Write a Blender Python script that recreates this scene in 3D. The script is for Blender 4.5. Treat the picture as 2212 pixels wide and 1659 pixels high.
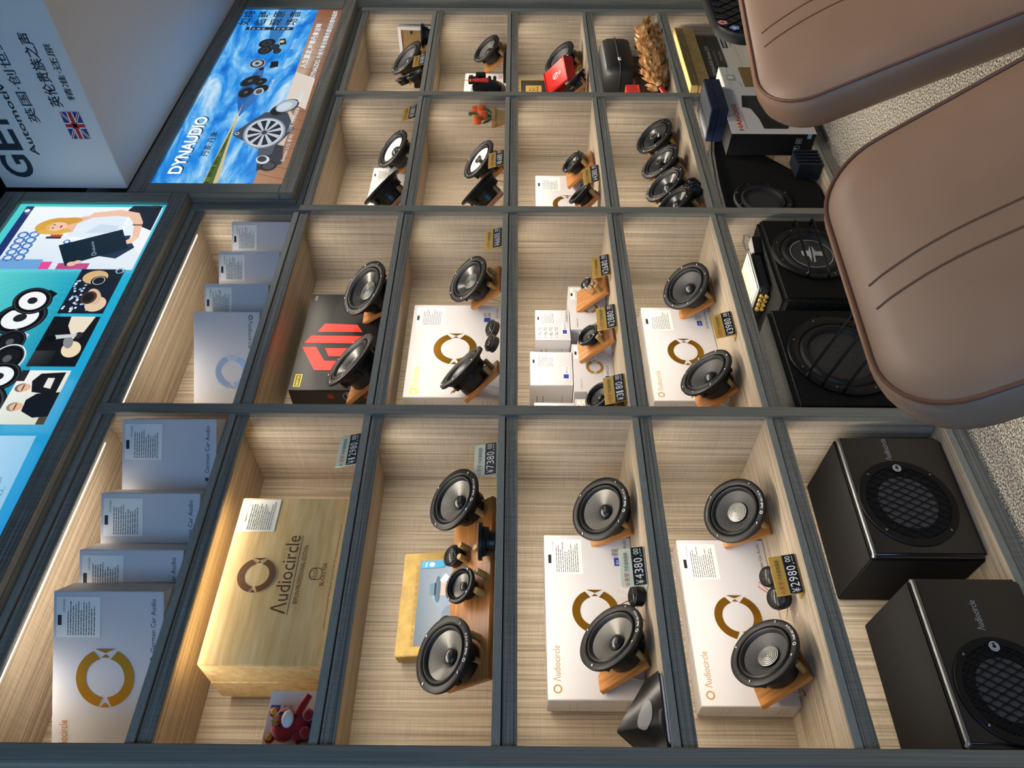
import bpy, bmesh, math, random
from math import sin, cos, pi, radians as rad
from mathutils import Matrix, Vector
random.seed(7)
SC = bpy.context.scene
COL = SC.collection
for _o in list(bpy.data.objects):
    bpy.data.objects.remove(_o)

# ------------------------------------------------------------------ camera
CAM_LOC = Vector((0.0, -1.467, 1.110))
YAW, PITCH, ROLL = 0.7134, 0.0012, 0.0069
fw0 = Vector((sin(YAW), cos(YAW), 0)); up0 = Vector((0, 0, 1)); rt = Vector((cos(YAW), -sin(YAW), 0))
fwd = fw0 * cos(PITCH) + up0 * sin(PITCH)
upv = up0 * cos(PITCH) - fw0 * sin(PITCH)
# the phone was held on its side: picture-right is down in the room, picture-up is right
camx = rt * sin(ROLL) - upv * cos(ROLL)
camy = rt * cos(ROLL) + upv * sin(ROLL)
camz = -fwd
cam = bpy.data.cameras.new('camera')
cam.sensor_fit = 'HORIZONTAL'; cam.sensor_width = 36.0
cam.lens = 1638.7 / 2212.0 * 36.0
cam.clip_start = 0.02; cam.clip_end = 60
cam_o = bpy.data.objects.new('camera', cam)
M = Matrix((camx, camy, camz)).transposed().to_4x4(); M.translation = CAM_LOC
cam_o.matrix_world = M
COL.objects.link(cam_o)
SC.camera = cam_o

# ------------------------------------------------------------------ world, daylight, exposure
w = bpy.data.worlds.new('world'); SC.world = w; w.use_nodes = True
bg = w.node_tree.nodes['Background']
bg.inputs[0].default_value = (0.70, 0.76, 0.86, 1); bg.inputs[1].default_value = 0.085
vs = SC.view_settings
vs.view_transform = 'Standard'; vs.look = 'None'; vs.gamma = 1.0; vs.exposure = 0.12
vs.use_curve_mapping = False

def area(name, loc, target, sx, sy, power, col, parent=None, spread=None):
    l = bpy.data.lights.new(name, 'AREA'); l.shape = 'RECTANGLE'; l.size = sx; l.size_y = sy
    l.energy = power; l.color = col
    if spread: l.spread = spread
    o = bpy.data.objects.new(name, l); COL.objects.link(o)
    o.location = loc
    o.rotation_euler = (Vector(target) - Vector(loc)).to_track_quat('-Z', 'Y').to_euler()
    if parent: o.parent = parent
    return o
# shop window behind and to the left of the photographer: cool daylight
area('shop_window_daylight', (-2.6, -3.2, 2.0), (1.6, 0.0, 1.3), 2.6, 2.2, 66, (0.27, 0.55, 1.0))
# ceiling lamp over the aisle: warm light on carpet and chairs
area('aisle_ceiling_lamp', (1.5, -1.35, 2.3), (1.5, -1.25, 0.0), 0.6, 0.6, 8, (1.0, 0.88, 0.74), spread=rad(120))
# added warm fill that brightens the far shelf fronts; no lamp known there
area('added_warm_fill', (3.05, -1.15, 2.335), (3.05, -0.75, 0.0), 0.35, 0.35, 22, (1.0, 0.90, 0.78), spread=rad(150))

# ------------------------------------------------------------------ materials
def lin(c):
    if isinstance(c, str):
        c = tuple(int(c[i:i + 2], 16) / 255 for i in (0, 2, 4))
    return tuple((x / 12.92 if x <= 0.04045 else ((x + 0.055) / 1.055) ** 2.4) for x in c)
MATS = {}
def mat(name, col='808080', rough=0.5, metal=0.0, spec=0.5, coat=0.0, sheen=0.0, emit=None, estr=1.0, trans=0.0):
    if name in MATS: return MATS[name]
    m = bpy.data.materials.new(name); m.use_nodes = True
    b = m.node_tree.nodes['Principled BSDF']
    b.inputs['Base Color'].default_value = lin(col) + (1,)
    b.inputs['Roughness'].default_value = rough; b.inputs['Metallic'].default_value = metal
    b.inputs['Specular IOR Level'].default_value = spec
    b.inputs['Coat Weight'].default_value = coat
    b.inputs['Sheen Weight'].default_value = sheen
    b.inputs['Transmission Weight'].default_value = trans
    if emit:
        b.inputs['Emission Color'].default_value = lin(emit) + (1,); b.inputs['Emission Strength'].default_value = estr
    MATS[name] = m
    return m
def N(m, t, **k):
    n = m.node_tree.nodes.new(t)
    for a, v in k.items():
        if hasattr(n, a): setattr(n, a, v)
        else: n.inputs[a].default_value = v
    return n
def L(m, a, b): m.node_tree.links.new(a, b)
def ramp(m, stops):
    n = m.node_tree.nodes.new('ShaderNodeValToRGB')
    e = n.color_ramp.elements
    while len(e) < len(stops): e.new(0.5)
    for i, (p, c) in enumerate(stops): e[i].position = p; e[i].color = lin(c) + (1,)
    return n
def noisy(name, stops, scale=(1, 1, 1), nscale=20, detail=4, rough=0.6, bump=0.0, weave=None, spec=0.4, sheen=0.0, coat=0.0, metal=0.0, bdist=0.002, nrough=0.55):
    """colour ramp over stretched noise in object space, optional cross weave and bump"""
    if name in MATS: return MATS[name]
    m = mat(name, rough=rough, spec=spec, sheen=sheen, coat=coat, metal=metal)
    b = m.node_tree.nodes['Principled BSDF']
    tc = N(m, 'ShaderNodeTexCoord'); mp = N(m, 'ShaderNodeMapping')
    mp.inputs['Scale'].default_value = scale
    L(m, tc.outputs['Object'], mp.inputs['Vector'])
    nz = N(m, 'ShaderNodeTexNoise'); nz.inputs['Scale'].default_value = nscale
    nz.inputs['Detail'].default_value = detail; nz.inputs['Roughness'].default_value = nrough
    L(m, mp.outputs[0], nz.inputs['Vector'])
    rp = ramp(m, stops); L(m, nz.outputs['Fac'], rp.inputs['Fac'])
    outc = rp.outputs['Color']
    if weave:
        mp2 = N(m, 'ShaderNodeMapping'); mp2.inputs['Scale'].default_value = weave[0]
        L(m, tc.outputs['Object'], mp2.inputs['Vector'])
        n2 = N(m, 'ShaderNodeTexNoise'); n2.inputs['Scale'].default_value = 1.0; n2.inputs['Detail'].default_value = 2
        L(m, mp2.outputs[0], n2.inputs['Vector'])
        r2 = ramp(m, [(0.35, weave[1]), (0.65, 'ffffff')]); L(m, n2.outputs['Fac'], r2.inputs['Fac'])
        mx = N(m, 'ShaderNodeMixRGB', blend_type='MULTIPLY'); mx.inputs['Fac'].default_value = weave[2]
        L(m, outc, mx.inputs['Color1']); L(m, r2.outputs['Color'], mx.inputs['Color2'])
        outc = mx.outputs['Color']
    L(m, outc, b.inputs['Base Color'])
    if bump:
        bp = N(m, 'ShaderNodeBump'); bp.inputs['Strength'].default_value = bump; bp.inputs['Distance'].default_value = bdist
        L(m, nz.outputs['Fac'], bp.inputs['Height']); L(m, bp.outputs['Normal'], b.inputs['Normal'])
    return m
# light oak-look laminate, grain along Z (panels) or X (boards); weave runs across
OAK = [(0.28, '7d7061'), (0.40, 'a1937f'), (0.52, 'b8a993'), (0.62, 'c5b8a3'), (0.76, 'd8cebd')]
oak_z = noisy('oak_laminate_upright', OAK, (38, 38, 0.36), 6, 8, 0.55, 0.12, ((14, 14, 420), 'd2cdc6', 0.35))
oak_x = noisy('oak_laminate_lengthwise', OAK, (0.36, 38, 38), 6, 8, 0.5, 0.10, ((420, 14, 14), 'd2cdc6', 0.3))
DK = [(0.28, '5c5a52'), (0.45, '7f7d72'), (0.6, '96948a'), (0.8, 'b4b2a8')]
dark_x = noisy('grey_wood_lengthwise', DK, (0.6, 60, 60), 6, 8, 0.42, 0.15, ((300, 14, 14), 'a8a8ac', 0.35))
dark_z = noisy('grey_wood_upright', [(0.3, '77766c'), (0.55, '88877c'), (0.8, '98978c')], (60, 60, 0.8), 6, 6, 0.42, 0.08)
edge_x = noisy('grey_edge_band', [(0.3, '8d8e84'), (0.7, 'a0a197')], (6, 40, 40), 8, 4, 0.38, 0.05)
groove_m = mat('dark_groove', '26221f', 0.7)
carpet_m = noisy('speckled_carpet', [(0.32, '2b2a2a'), (0.43, '6f6a65'), (0.50, 'a29b90'), (0.58, 'd0cabc'), (0.68, 'f4efe2')], (1, 1, 1), 210, 3, 0.95, 0.8, spec=0.1, bdist=0.004, nrough=0.6)
wall_m = noisy('painted_wall', [(0.3, 'c9c9c6'), (0.7, 'd6d6d3')], (1, 1, 1), 12, 3, 0.8)
black_m = mat('satin_black', '0c0c0d', 0.48, spec=0.35)
black_gloss = mat('gloss_black', '08080a', 0.22, coat=0.3)
rubber_m = mat('black_rubber', '101011', 0.55)
magnet_m = mat('magnet_black', '0a0a0a', 0.35)
steel_m = mat('brushed_steel', 'b8b8b8', 0.25, 1.0)
chrome_m = mat('chrome', 'dcdcdc', 0.1, 1.0)
paper_w = mat('white_card', 'd3d0d0', 0.5, spec=0.35)
paper_s = mat('white_card_side', 'cfcbc8', 0.6, spec=0.3)
gold_foil = mat('gold_foil', 'c08a2a', 0.34, 0.85)
silver_foil = mat('silver_foil', 'c9c9cc', 0.3, 0.9)
gold_plate = mat('gold_tag_plate', 'c4a252', 0.34, 0.35)
pale_plate = mat('pale_tag_plate', 'c9d3c0', 0.4)
led_m = mat('led_diffuser', 'ffffff', 0.6, emit='fff0d8', estr=5.0)
teak_m = noisy('honey_wood', [(0.3, '8c5a2c'), (0.5, 'a66e38'), (0.7, 'bd8345')], (2, 30, 30), 5, 5, 0.4, 0.05)
teak_z = noisy('honey_wood_upright', [(0.3, '8c5a2c'), (0.5, 'a8713b'), (0.7, 'b97f43')], (26, 3, 26), 5, 5, 0.4, 0.05)
pine_m = noisy('pine_wood', [(0.3, 'c9a468'), (0.5, 'd9ba80'), (0.62, 'e0c690'), (0.8, 'e9d5a8')], (1.2, 12, 12), 5, 5, 0.42, 0.04)
peg_m = noisy('bamboo_peg', [(0.3, '8a6a3c'), (0.7, 'b08f57')], (20, 20, 3), 10, 3, 0.45)
leather_m = noisy('tan_leather', [(0.3, '9c7a60'), (0.6, 'a58369'), (0.8, 'ab8b72')], (1, 1, 1), 5, 3, 0.42, 0.0, spec=0.45)
# fine leather relief
def leather_bump():
    m = leather_m; b = m.node_tree.nodes['Principled BSDF']
    tc = N(m, 'ShaderNodeTexCoord'); v = N(m, 'ShaderNodeTexVoronoi'); v.inputs['Scale'].default_value = 700
    L(m, tc.outputs['Object'], v.inputs['Vector'])
    bp = N(m, 'ShaderNodeBump'); bp.inputs['Strength'].default_value = 0.12; bp.inputs['Distance'].default_value = 0.0006
    L(m, v.outputs['Distance'], bp.inputs['Height']); L(m, bp.outputs['Normal'], b.inputs['Normal'])
leather_bump()
stitch_m = mat('brown_stitching', '7a5338', 0.7)
piping_m = mat('brown_piping', '7d5138', 0.45)
felt_m = noisy('black_speaker_carpet', [(0.3, '101010'), (0.6, '222220'), (0.8, '45433c')], (1, 1, 1), 260, 3, 0.95, 0.6, spec=0.1, bdist=0.002)
wire_red = mat('red_wire', 'a8201c', 0.4); wire_w = mat('white_wire', 'd8d0c4', 0.4)
def carbon():
    m = mat('woven_cone', '6d6d6a', 0.35, 0.25)
    b = m.node_tree.nodes['Principled BSDF']
    tc = N(m, 'ShaderNodeTexCoord'); mp = N(m, 'ShaderNodeMapping'); mp.inputs['Scale'].default_value = (520, 520, 0)
    mp.inputs['Rotation'].default_value = (0, 0, 0.78)
    L(m, tc.outputs['Object'], mp.inputs['Vector'])
    ck = N(m, 'ShaderNodeTexChecker'); ck.inputs['Scale'].default_value = 1.0
    ck.inputs['Color1'].default_value = lin('85837c') + (1,); ck.inputs['Color2'].default_value = lin('2e2e2d') + (1,)
    L(m, mp.outputs[0], ck.inputs['Vector']); L(m, ck.outputs['Color'], b.inputs['Base Color'])
    return m
carbon_m = carbon()
paper_cone = noisy('dark_paper_cone', [(0.3, '2a2a2b'), (0.7, '3d3d3e')], (1, 1, 1), 300, 2, 0.5, 0.2, spec=0.4, bdist=0.0006)
poly_cone = mat('polished_dark_cone', '3a3a3a', 0.25, 0.5)
white_cone = mat('white_cone', 'd8d5d0', 0.35)
def ink_mat(name, rough, emit=0.0, metal=0.0):
    m = bpy.data.materials.new(name); m.use_nodes = True
    b = m.node_tree.nodes['Principled BSDF']; a = N(m, 'ShaderNodeVertexColor', layer_name='Col')
    b.inputs['Roughness'].default_value = rough; b.inputs['Metallic'].default_value = metal
    if emit:
        b.inputs['Base Color'].default_value = (0.02, 0.02, 0.02, 1)
        L(m, a.outputs['Color'], b.inputs['Emission Color']); b.inputs['Emission Strength'].default_value = emit
    else:
        L(m, a.outputs['Color'], b.inputs['Base Color'])
    return m
ink_m = ink_mat('printed_ink', 0.5)
glow_m = ink_mat('backlit_print', 0.35, emit=0.95)

# ------------------------------------------------------------------ mesh helpers
class MB:
    def __init__(s): s.v = []; s.f = []
    def add(s, vs, fs, M=None):
        n = len(s.v)
        s.v += [tuple(M @ Vector(p)) if M is not None else tuple(p) for p in vs]
        s.f += [tuple(i + n for i in f) for f in fs]
        return s
    def box(s, x0, x1, y0, y1, z0, z1, M=None):
        return s.add([(x0, y0, z0), (x1, y0, z0), (x1, y1, z0), (x0, y1, z0), (x0, y0, z1), (x1, y0, z1), (x1, y1, z1), (x0, y1, z1)],
                     [(0, 3, 2, 1), (4, 5, 6, 7), (0, 1, 5, 4), (1, 2, 6, 5), (2, 3, 7, 6), (3, 0, 4, 7)], M)
    def lathe(s, prof, n=32, M=None, cap0=False, cap1=False):
        vs = []; fs = []; k = len(prof)
        for i in range(n):
            a = 2 * pi * i / n
            for r, z in prof: vs.append((r * cos(a), r * sin(a), z))
        for i in range(n):
            j = (i + 1) % n
            for q in range(k - 1): fs.append((i * k + q, j * k + q, j * k + q + 1, i * k + q + 1))
        if cap0: fs.append(tuple(i * k for i in reversed(range(n))))
        if cap1: fs.append(tuple(i * k + k - 1 for i in range(n)))
        return s.add(vs, fs, M)
    def cyl(s, p0, p1, r, n=12, r2=None):
        p0 = Vector(p0); p1 = Vector(p1); d = p1 - p0
        Mx = d.to_track_quat('Z', 'Y').to_matrix().to_4x4(); Mx.translation = p0
        return s.lathe([(r, 0), (r if r2 is None else r2, d.length)], n, Mx, True, True)
    def tube(s, pts, r, n=6, closed=False):
        pts = [Vector(p) for p in pts]; vs = []; fs = []; m = len(pts)
        prev = None
        for i, p in enumerate(pts):
            if closed: t = pts[(i + 1) % m] - pts[i - 1]
            else: t = pts[min(i + 1, m - 1)] - pts[max(i - 1, 0)]
            t.normalize()
            if prev is None:
                prev = t.orthogonal().normalized()
            prev = (prev - t * prev.dot(t)).normalized(); b = t.cross(prev)
            rr = r[i] if isinstance(r, (list, tuple)) else r
            for k in range(n):
                a = 2 * pi * k / n
                vs.append(p + (prev * cos(a) + b * sin(a)) * rr)
        for i in range(m if closed else m - 1):
            j = (i + 1) % m
            for k in range(n): fs.append((i * n + k, i * n + (k + 1) % n, j * n + (k + 1) % n, j * n + k))
        if not closed: fs.append(tuple(reversed(range(n)))); fs.append(tuple((m - 1) * n + k for k in range(n)))
        return s.add(vs, fs)
    def prism(s, poly, z0, z1, M=None):
        n = len(poly)
        vs = [(x, y, z0) for x, y in poly] + [(x, y, z1) for x, y in poly]
        fs = [tuple(reversed(range(n))), tuple(range(n, 2 * n))] + [(i, (i + 1) % n, n + (i + 1) % n, n + i) for i in range(n)]
        return s.add(vs, fs, M)
    def pillow(s, rings, M=None):
        """rings: list of point loops of equal length, skinned; first and last are capped"""
        n = len(rings[0]); vs = [p for r in rings for p in r]; fs = []
        for k in range(len(rings) - 1):
            for i in range(n): fs.append((k * n + i, k * n + (i + 1) % n, (k + 1) * n + (i + 1) % n, (k + 1) * n + i))
        fs.append(tuple(reversed(range(n)))); fs.append(tuple((len(rings) - 1) * n + i for i in range(n)))
        return s.add(vs, fs, M)
    def sphere(s, c, rx, ry=None, rz=None, n=16, k=10, M=None):
        ry = rx if ry is None else ry; rz = rx if rz is None else rz
        Mx = Matrix.Translation(c) @ Matrix.Diagonal((rx, ry, rz, 1))
        if M is not None: Mx = M @ Mx
        return s.lathe([(max(sin(pi * q / k), 1e-4), -cos(pi * q / k)) for q in range(k + 1)], n, Mx)
    def mesh(s, name, material, smooth=False, bevel=0.0, seg=2):
        me = bpy.data.meshes.new(name)
        me.from_pydata(s.v, [], s.f)
        if bevel:
            bm = bmesh.new(); bm.from_mesh(me)
            es = [e for e in bm.edges if len(e.link_faces) == 2 and e.calc_face_angle(0) > 0.6]
            bmesh.ops.bevel(bm, geom=es, offset=bevel, segments=seg, affect='EDGES', clamp_overlap=True)
            bm.to_mesh(me); bm.free()
        me.materials.append(material)
        if smooth or bevel:
            me.polygons.foreach_set('use_smooth', [True] * len(me.polygons))
            me.set_sharp_from_angle(angle=rad(38))
        me.update()
        return me
    def build(s, name, material, parent=None, smooth=False, bevel=0.0, seg=2, loc=None, label=None):
        return link(name, s.mesh(name, material, smooth, bevel, seg), parent, loc, label)
def link(name, me, parent=None, loc=None, label=None):
    o = bpy.data.objects.new(name, me); COL.objects.link(o)
    if parent: o.parent = parent
    if loc is not None: o.location = loc
    if label: o['label'] = label
    return o
def tag(o, label, cat, group=None, kind=None):
    if label: o['label'] = label
    if cat: o['category'] = cat
    if group: o['group'] = group
    if kind: o['kind'] = kind
    return o
def thing(name, label, cat, loc=(0, 0, 0), rotz=0.0, group=None, M=None):
    o = bpy.data.objects.new(name, None); COL.objects.link(o); o.empty_display_size = 0.02
    if M is not None: o.matrix_world = M
    else: o.location = loc; o.rotation_euler = (0, 0, rotz)
    return tag(o, label, cat, group)
def frameM(a, b, n, loc):
    m = Matrix((Vector(a), Vector(b), Vector(n))).transposed().to_4x4(); m.translation = Vector(loc); return m
FRONT = frameM((1, 0, 0), (0, 0, 1), (0, -1, 0), (0, 0, 0))      # 2D print axes on a face that looks to -Y
LEFT = frameM((0, -1, 0), (0, 0, 1), (-1, 0, 0), (0, 0, 0))      # on a face that looks to -X, reading direction -Y
TOP = frameM((1, 0, 0), (0, 1, 0), (0, 0, 1), (0, 0, 0))

_TXT = {}
def glyphs(s, bold=0.0):
    if (s, bold) not in _TXT:
        cu = bpy.data.curves.new('txt', 'FONT'); cu.body = s; cu.resolution_u = 2 if len(s) > 8 else 4; cu.fill_mode = 'FRONT'; cu.offset = bold
        o = bpy.data.objects.new('txt', cu); COL.objects.link(o)
        dg = bpy.context.evaluated_depsgraph_get(); ev = o.evaluated_get(dg); me = ev.to_mesh()
        vs = [(v.co.x, v.co.y) for v in me.vertices]; fs = [tuple(p.vertices) for p in me.polygons]
        ev.to_mesh_clear(); bpy.data.objects.remove(o); bpy.data.curves.remove(cu)
        xs = [p[0] for p in vs] or [0]; ys = [p[1] for p in vs] or [0]
        _TXT[(s, bold)] = (vs, fs, min(xs), max(xs), min(ys), max(ys))
    return _TXT[(s, bold)]
class Print:
    """flat print: coloured 2D shapes stacked a hair apart on a face"""
    def __init__(s, z0=0.0005, dz=0.00012): s.v = []; s.f = []; s.c = []; s.z = z0; s.dz = dz
    def _add(s, pts, faces, cols):
        n = len(s.v); s.v += [(x, y, s.z) for x, y in pts]
        for f in faces:
            s.f.append(tuple(i + n for i in f)); s.c += [cols[i] if isinstance(cols, list) else cols for i in f]
        return s
    def up(s): s.z += s.dz; return s
    def poly(s, pts, col): s.up(); return s._add(pts, [tuple(range(len(pts)))], lin(col))
    def rect(s, x0, y0, x1, y1, col): return s.poly([(x0, y0), (x1, y0), (x1, y1), (x0, y1)], col)
    def grad(s, pts, cols): s.up(); return s._add(pts, [tuple(range(len(pts)))], [lin(c) for c in cols])
    def ell(s, cx, cy, rx, ry, col, rot=0.0, n=28):
        return s.poly([(cx + rx * cos(t) * cos(rot) - ry * sin(t) * sin(rot), cy + rx * cos(t) * sin(rot) + ry * sin(t) * cos(rot)) for t in [2 * pi * i / n for i in range(n)]], col)
    def ring(s, cx, cy, r0, r1, col, a0=0.0, a1=2 * pi, n=40, sy=1.0):
        s.up(); pts = []; fs = []
        for i in range(n + 1):
            t = a0 + (a1 - a0) * i / n
            pts += [(cx + r0 * cos(t), cy + r0 * sin(t) * sy), (cx + r1 * cos(t), cy + r1 * sin(t) * sy)]
        for i in range(n): fs.append((2 * i, 2 * i + 1, 2 * i + 3, 2 * i + 2))
        return s._add(pts, fs, lin(col))
    def line(s, x0, y0, x1, y1, wd, col):
        d = math.hypot(x1 - x0, y1 - y0) or 1; nx, ny = -(y1 - y0) / d * wd / 2, (x1 - x0) / d * wd / 2
        return s.poly([(x0 - nx, y0 - ny), (x1 - nx, y1 - ny), (x1 + nx, y1 + ny), (x0 + nx, y0 + ny)], col)
    def text(s, t, x, y, w=None, h=None, col='000000', rot=0.0, bold=0.0):
        vs, fs, x0, x1, y0, y1 = glyphs(t, bold)
        sx = w / (x1 - x0) if w else None; sy = h / (y1 - y0) if h else None
        sx = sx or sy; sy = sy or sx
        pts = []
        for p, q in vs:
            u, v = (p - x0) * sx, (q - y0) * sy
            pts.append((x + u * cos(rot) - v * sin(rot), y + u * sin(rot) + v * cos(rot)))
        s.up(); return s._add(pts, fs, lin(col))
    def build(s, name, parent=None, M=None, material=None, label=None):
        me = bpy.data.meshes.new(name)
        me.from_pydata([tuple(M @ Vector(p)) if M is not None else p for p in s.v], [], s.f)
        ca = me.color_attributes.new('Col', 'FLOAT_COLOR', 'CORNER')
        ca.data.foreach_set('color', [x for c in s.c for x in (c[0], c[1], c[2], 1.0)])
        me.materials.append(material or ink_m); me.update()
        return link(name, me, parent, label=label)
def rrect(w, h, r, n=6, cx=0.0, cy=0.0):
    pts = []
    for sx, sy, a in ((1, 1, 0), (-1, 1, pi / 2), (-1, -1, pi), (1, -1, 3 * pi / 2)):
        for i in range(n + 1):
            t = a + pi / 2 * i / n
            pts.append((cx + sx * (w / 2 - r) + r * cos(t), cy + sy * (h / 2 - r) + r * sin(t)))
    return pts
def ring_logo(P, cx, cy, R, col='a87a1c'):
    for sg in (1, -1):
        P.up(); pts = []; fs = []; n = 30
        for i in range(n + 1):
            ai = sg * rad(15 + (174 - 15) * i / n); ao = sg * rad(24.5 + (167 - 24.5) * i / n)
            pts += [(cx + R * .66 * cos(ai), cy + R * .66 * sin(ai)), (cx + R * cos(ao), cy + R * sin(ao))]
        for i in range(n): fs.append((2 * i, 2 * i + 1, 2 * i + 3, 2 * i + 2)[::sg])
        P._add(pts, fs, lin(col))
    P.poly([(cx + R * .99, cy + R * .36), (cx + R * .99, cy - R * .36), (cx + R * .84, cy)][::-1], col)
    P.poly([(cx + R * .69, cy + R * .15), (cx + R * .69, cy - R * .15), (cx + R * .81, cy)][::-1], col)
    P.poly([(cx - R, cy + R * .17), (cx - R, cy - R * .17), (cx - R * .84, cy)], col)
def spec_label(P, x, y, w, h, tone='f1efe6', black=True):
    """sticker with a black tab and lines of tiny print"""
    P.rect(x, y, x + w, y + h, tone)
    P.up()
    if black: P.rect(x + w * .30, y + h * .88, x + w * .55, y + h * .97, '16161a')
    rnd = random.Random(int(x * 1000 + w * 777))
    P.text('天宇汽车音响', x + w * .62, y + h * .80, w=w * .32, col='555555')
    rows = 11
    for i in range(rows):
        yy = y + h * (.72 - .66 * i / rows)
        a = x + w * .05; b = x + w * rnd.uniform(.6, .95)
        while a < b:
            l = w * rnd.uniform(.03, .14); P.rect(a, yy, min(a + l, b), yy + h * .022, '6a6a66'); P.z -= P.dz
            a += l + w * .015
    return P
# ------------------------------------------------------------------ room shell
tag(MB().box(-3.0, 6.5, -4.5, 0.32, -0.05, 0.0).build('floor', carpet_m), 'grey and cream speckled loop carpet floor', None, kind='structure')
tag(MB().box(-1.0, 6.5, 0.305, 0.40, 0.0, 3.2).build('wall_back', wall_m), 'painted wall behind the display shelving', None, kind='structure')
tag(MB().box(-1.0, 6.5, -1.2, 0.40, 2.80, 2.86).build('ceiling', mat('dark_ceiling', '1c1c1e', 0.9)), 'dark ceiling above the lit signs', None, kind='structure')

# ------------------------------------------------------------------ display shelving
XD = [0.372, 1.166, 1.989, 2.715, 3.452]     # left edges of the upright panels
TH = 0.030
DEP = 0.2856
KZ = {0: 2.141, 1: 1.810, 2: 1.477, 3: 1.1454, 4: 0.8167, 5: 0.487, 6: 0.0554}
LEDW = 1.8
LEDC = (1.0, 0.895, 0.76)
def shelf_board(root, x0, x1, k, led=True):
    z = KZ[k]
    b = MB().box(x0, x1, 0.003, DEP, z - 0.017, z).build('shelf_board', oak_x, root, bevel=0.0006, seg=1)
    MB().box(x0, x1, 0.0, 0.0028, z - 0.0165, z - 0.0005).build('edge_band', edge_x, b)
    if k < 6:
        t = MB(); t.box(x0, x1, 0.004, 0.014, z - 0.0475, z - 0.0195); t.box(x0, x1, 0.0015, 0.004, z - 0.0475, z - 0.0425)
        t.build('light_valance', dark_x, b, bevel=0.0008, seg=1)
        MB().box(x0, x1, 0.008, 0.013, z - 0.0195, z - 0.017).build('groove', groove_m, b)
    else:
        MB().box(x0, x1, 0.004, 0.030, 0.0, z - 0.0185).build('kick_board', dark_x, b, bevel=0.001, seg=1)
    if led and k < 6:
        MB().box(x0 + 0.05, x1 - 0.05, 0.050, 0.058, z - 0.0205, z - 0.0172).build('led_strip', led_m, b)
        area('shelf_led_light', ((x0 + x1) / 2, 0.054, z - 0.0215), ((x0 + x1) / 2, 0.105, z - 0.12), x1 - x0 - 0.10, 0.010, LEDW * (x1 - x0) / 0.76, LEDC, root, rad(145))
    return b
def upright(root, x, z0, z1, y0=-0.005):
    p = MB().box(x, x + TH, 0.012, DEP, z0, z1).build('upright_panel', oak_z, root)
    MB().box(x, x + TH, y0, 0.012, z0, z1).build('front_edge', dark_z, p, bevel=0.0012)
    return p
TITLES = ['tall grey wood display shelving bay nearest the camera, with two black subwoofers at its foot',
          'second display shelving bay from the camera, with the black and red box on it',
          'third display shelving bay, between the woven flower pot and the white subwoofer carton',
          'fourth display shelving bay, holding the feather duster and the red amplifier']
for i in range(4):
    r = thing('display_cabinet', TITLES[i], 'shelving', ((XD[i] + XD[i + 1]) / 2, 0.0, 0.0), group='display shelving bays')
    cx = (XD[i] + XD[i + 1]) / 2
    x0, x1 = XD[i] + TH - cx, XD[i + 1] - cx
    ktop = 0 if i < 2 else 1
    zt = KZ[ktop]
    if i == 0: upright(r, XD[0] - cx, 0.0, zt)
    upright(r, x1, 0.0, zt if i not in (1,) else KZ[0])
    MB().box(x0, x1 + (TH if i == 3 else 0), DEP, DEP + 0.01, 0.0, zt).build('back_panel', oak_z, r)
    for k in range(ktop, 7): shelf_board(r, x0, x1, k)
# the next cabinet, almost out of the picture
r = thing('display_cabinet', 'grey wood cabinet at the far end beside the feather duster bay, only its edge seen', 'shelving', (3.9, 0, 0), group='display shelving bays')
p = MB().box(-0.392, -0.335, -0.028, DEP, 0.0, 2.14).build('upright_panel', dark_z, r, bevel=0.0015)
MB().box(-0.335, 0.4, DEP, DEP + 0.01, 0.0, 2.14).build('back_panel', oak_z, r)
for k in range(1, 7): shelf_board(r, -0.335, 0.4, k)
MB().box(0.4, 0.43, -0.005, DEP, 0, 2.14).build('upright_panel', dark_z, r)

# ------------------------------------------------------------------ header light boxes
def lightbox(name, label, x0, x1, z0, z1, px0, px1, pz0, pz1):
    r = thing(name, label, 'lightbox', ((x0 + x1) / 2, 0.0, z0), group='backlit signs over the shelving')
    ox, oz = (x0 + x1) / 2, z0
    def B(a, b, c, d, y0=-0.045, y1=-0.02): return MB().box(a - ox, b - ox, y0, y1, c - oz, d - oz)
    B(x0, x1, z0 + 0.0, z1, -0.0195, DEP).build('housing', dark_z, r)
    B(x0, x1, z0, pz0).build('frame_rail', dark_x, r, bevel=0.002)
    B(x0, x1, pz1, z1).build('frame_rail', dark_x, r, bevel=0.002)
    B(x0, px0, pz0 + .0005, pz1 - .0005).build('frame_stile', dark_z, r, bevel=0.002)
    B(px1, x1, pz0 + .0005, pz1 - .0005).build('frame_stile', dark_z, r, bevel=0.002)
    return r, Matrix.Translation((-ox, -0.033, -oz)) @ FRONT
def spk2d(P, cx, cy, rx, ry, rot=0.0, cone='e8eef2', rim='16181c'):
    P.ell(cx, cy, rx, ry, rim, rot); P.ell(cx, cy, rx * .92, ry * .92, '3a3f46', rot); P.ell(cx, cy, rx * .86, ry * .86, '0b0c0f', rot)
    P.ell(cx, cy, rx * .68, ry * .68, cone, rot); P.ell(cx, cy, rx * .25, ry * .25, '20242a' if cone != '15171a' else '55595f', rot)
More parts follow.
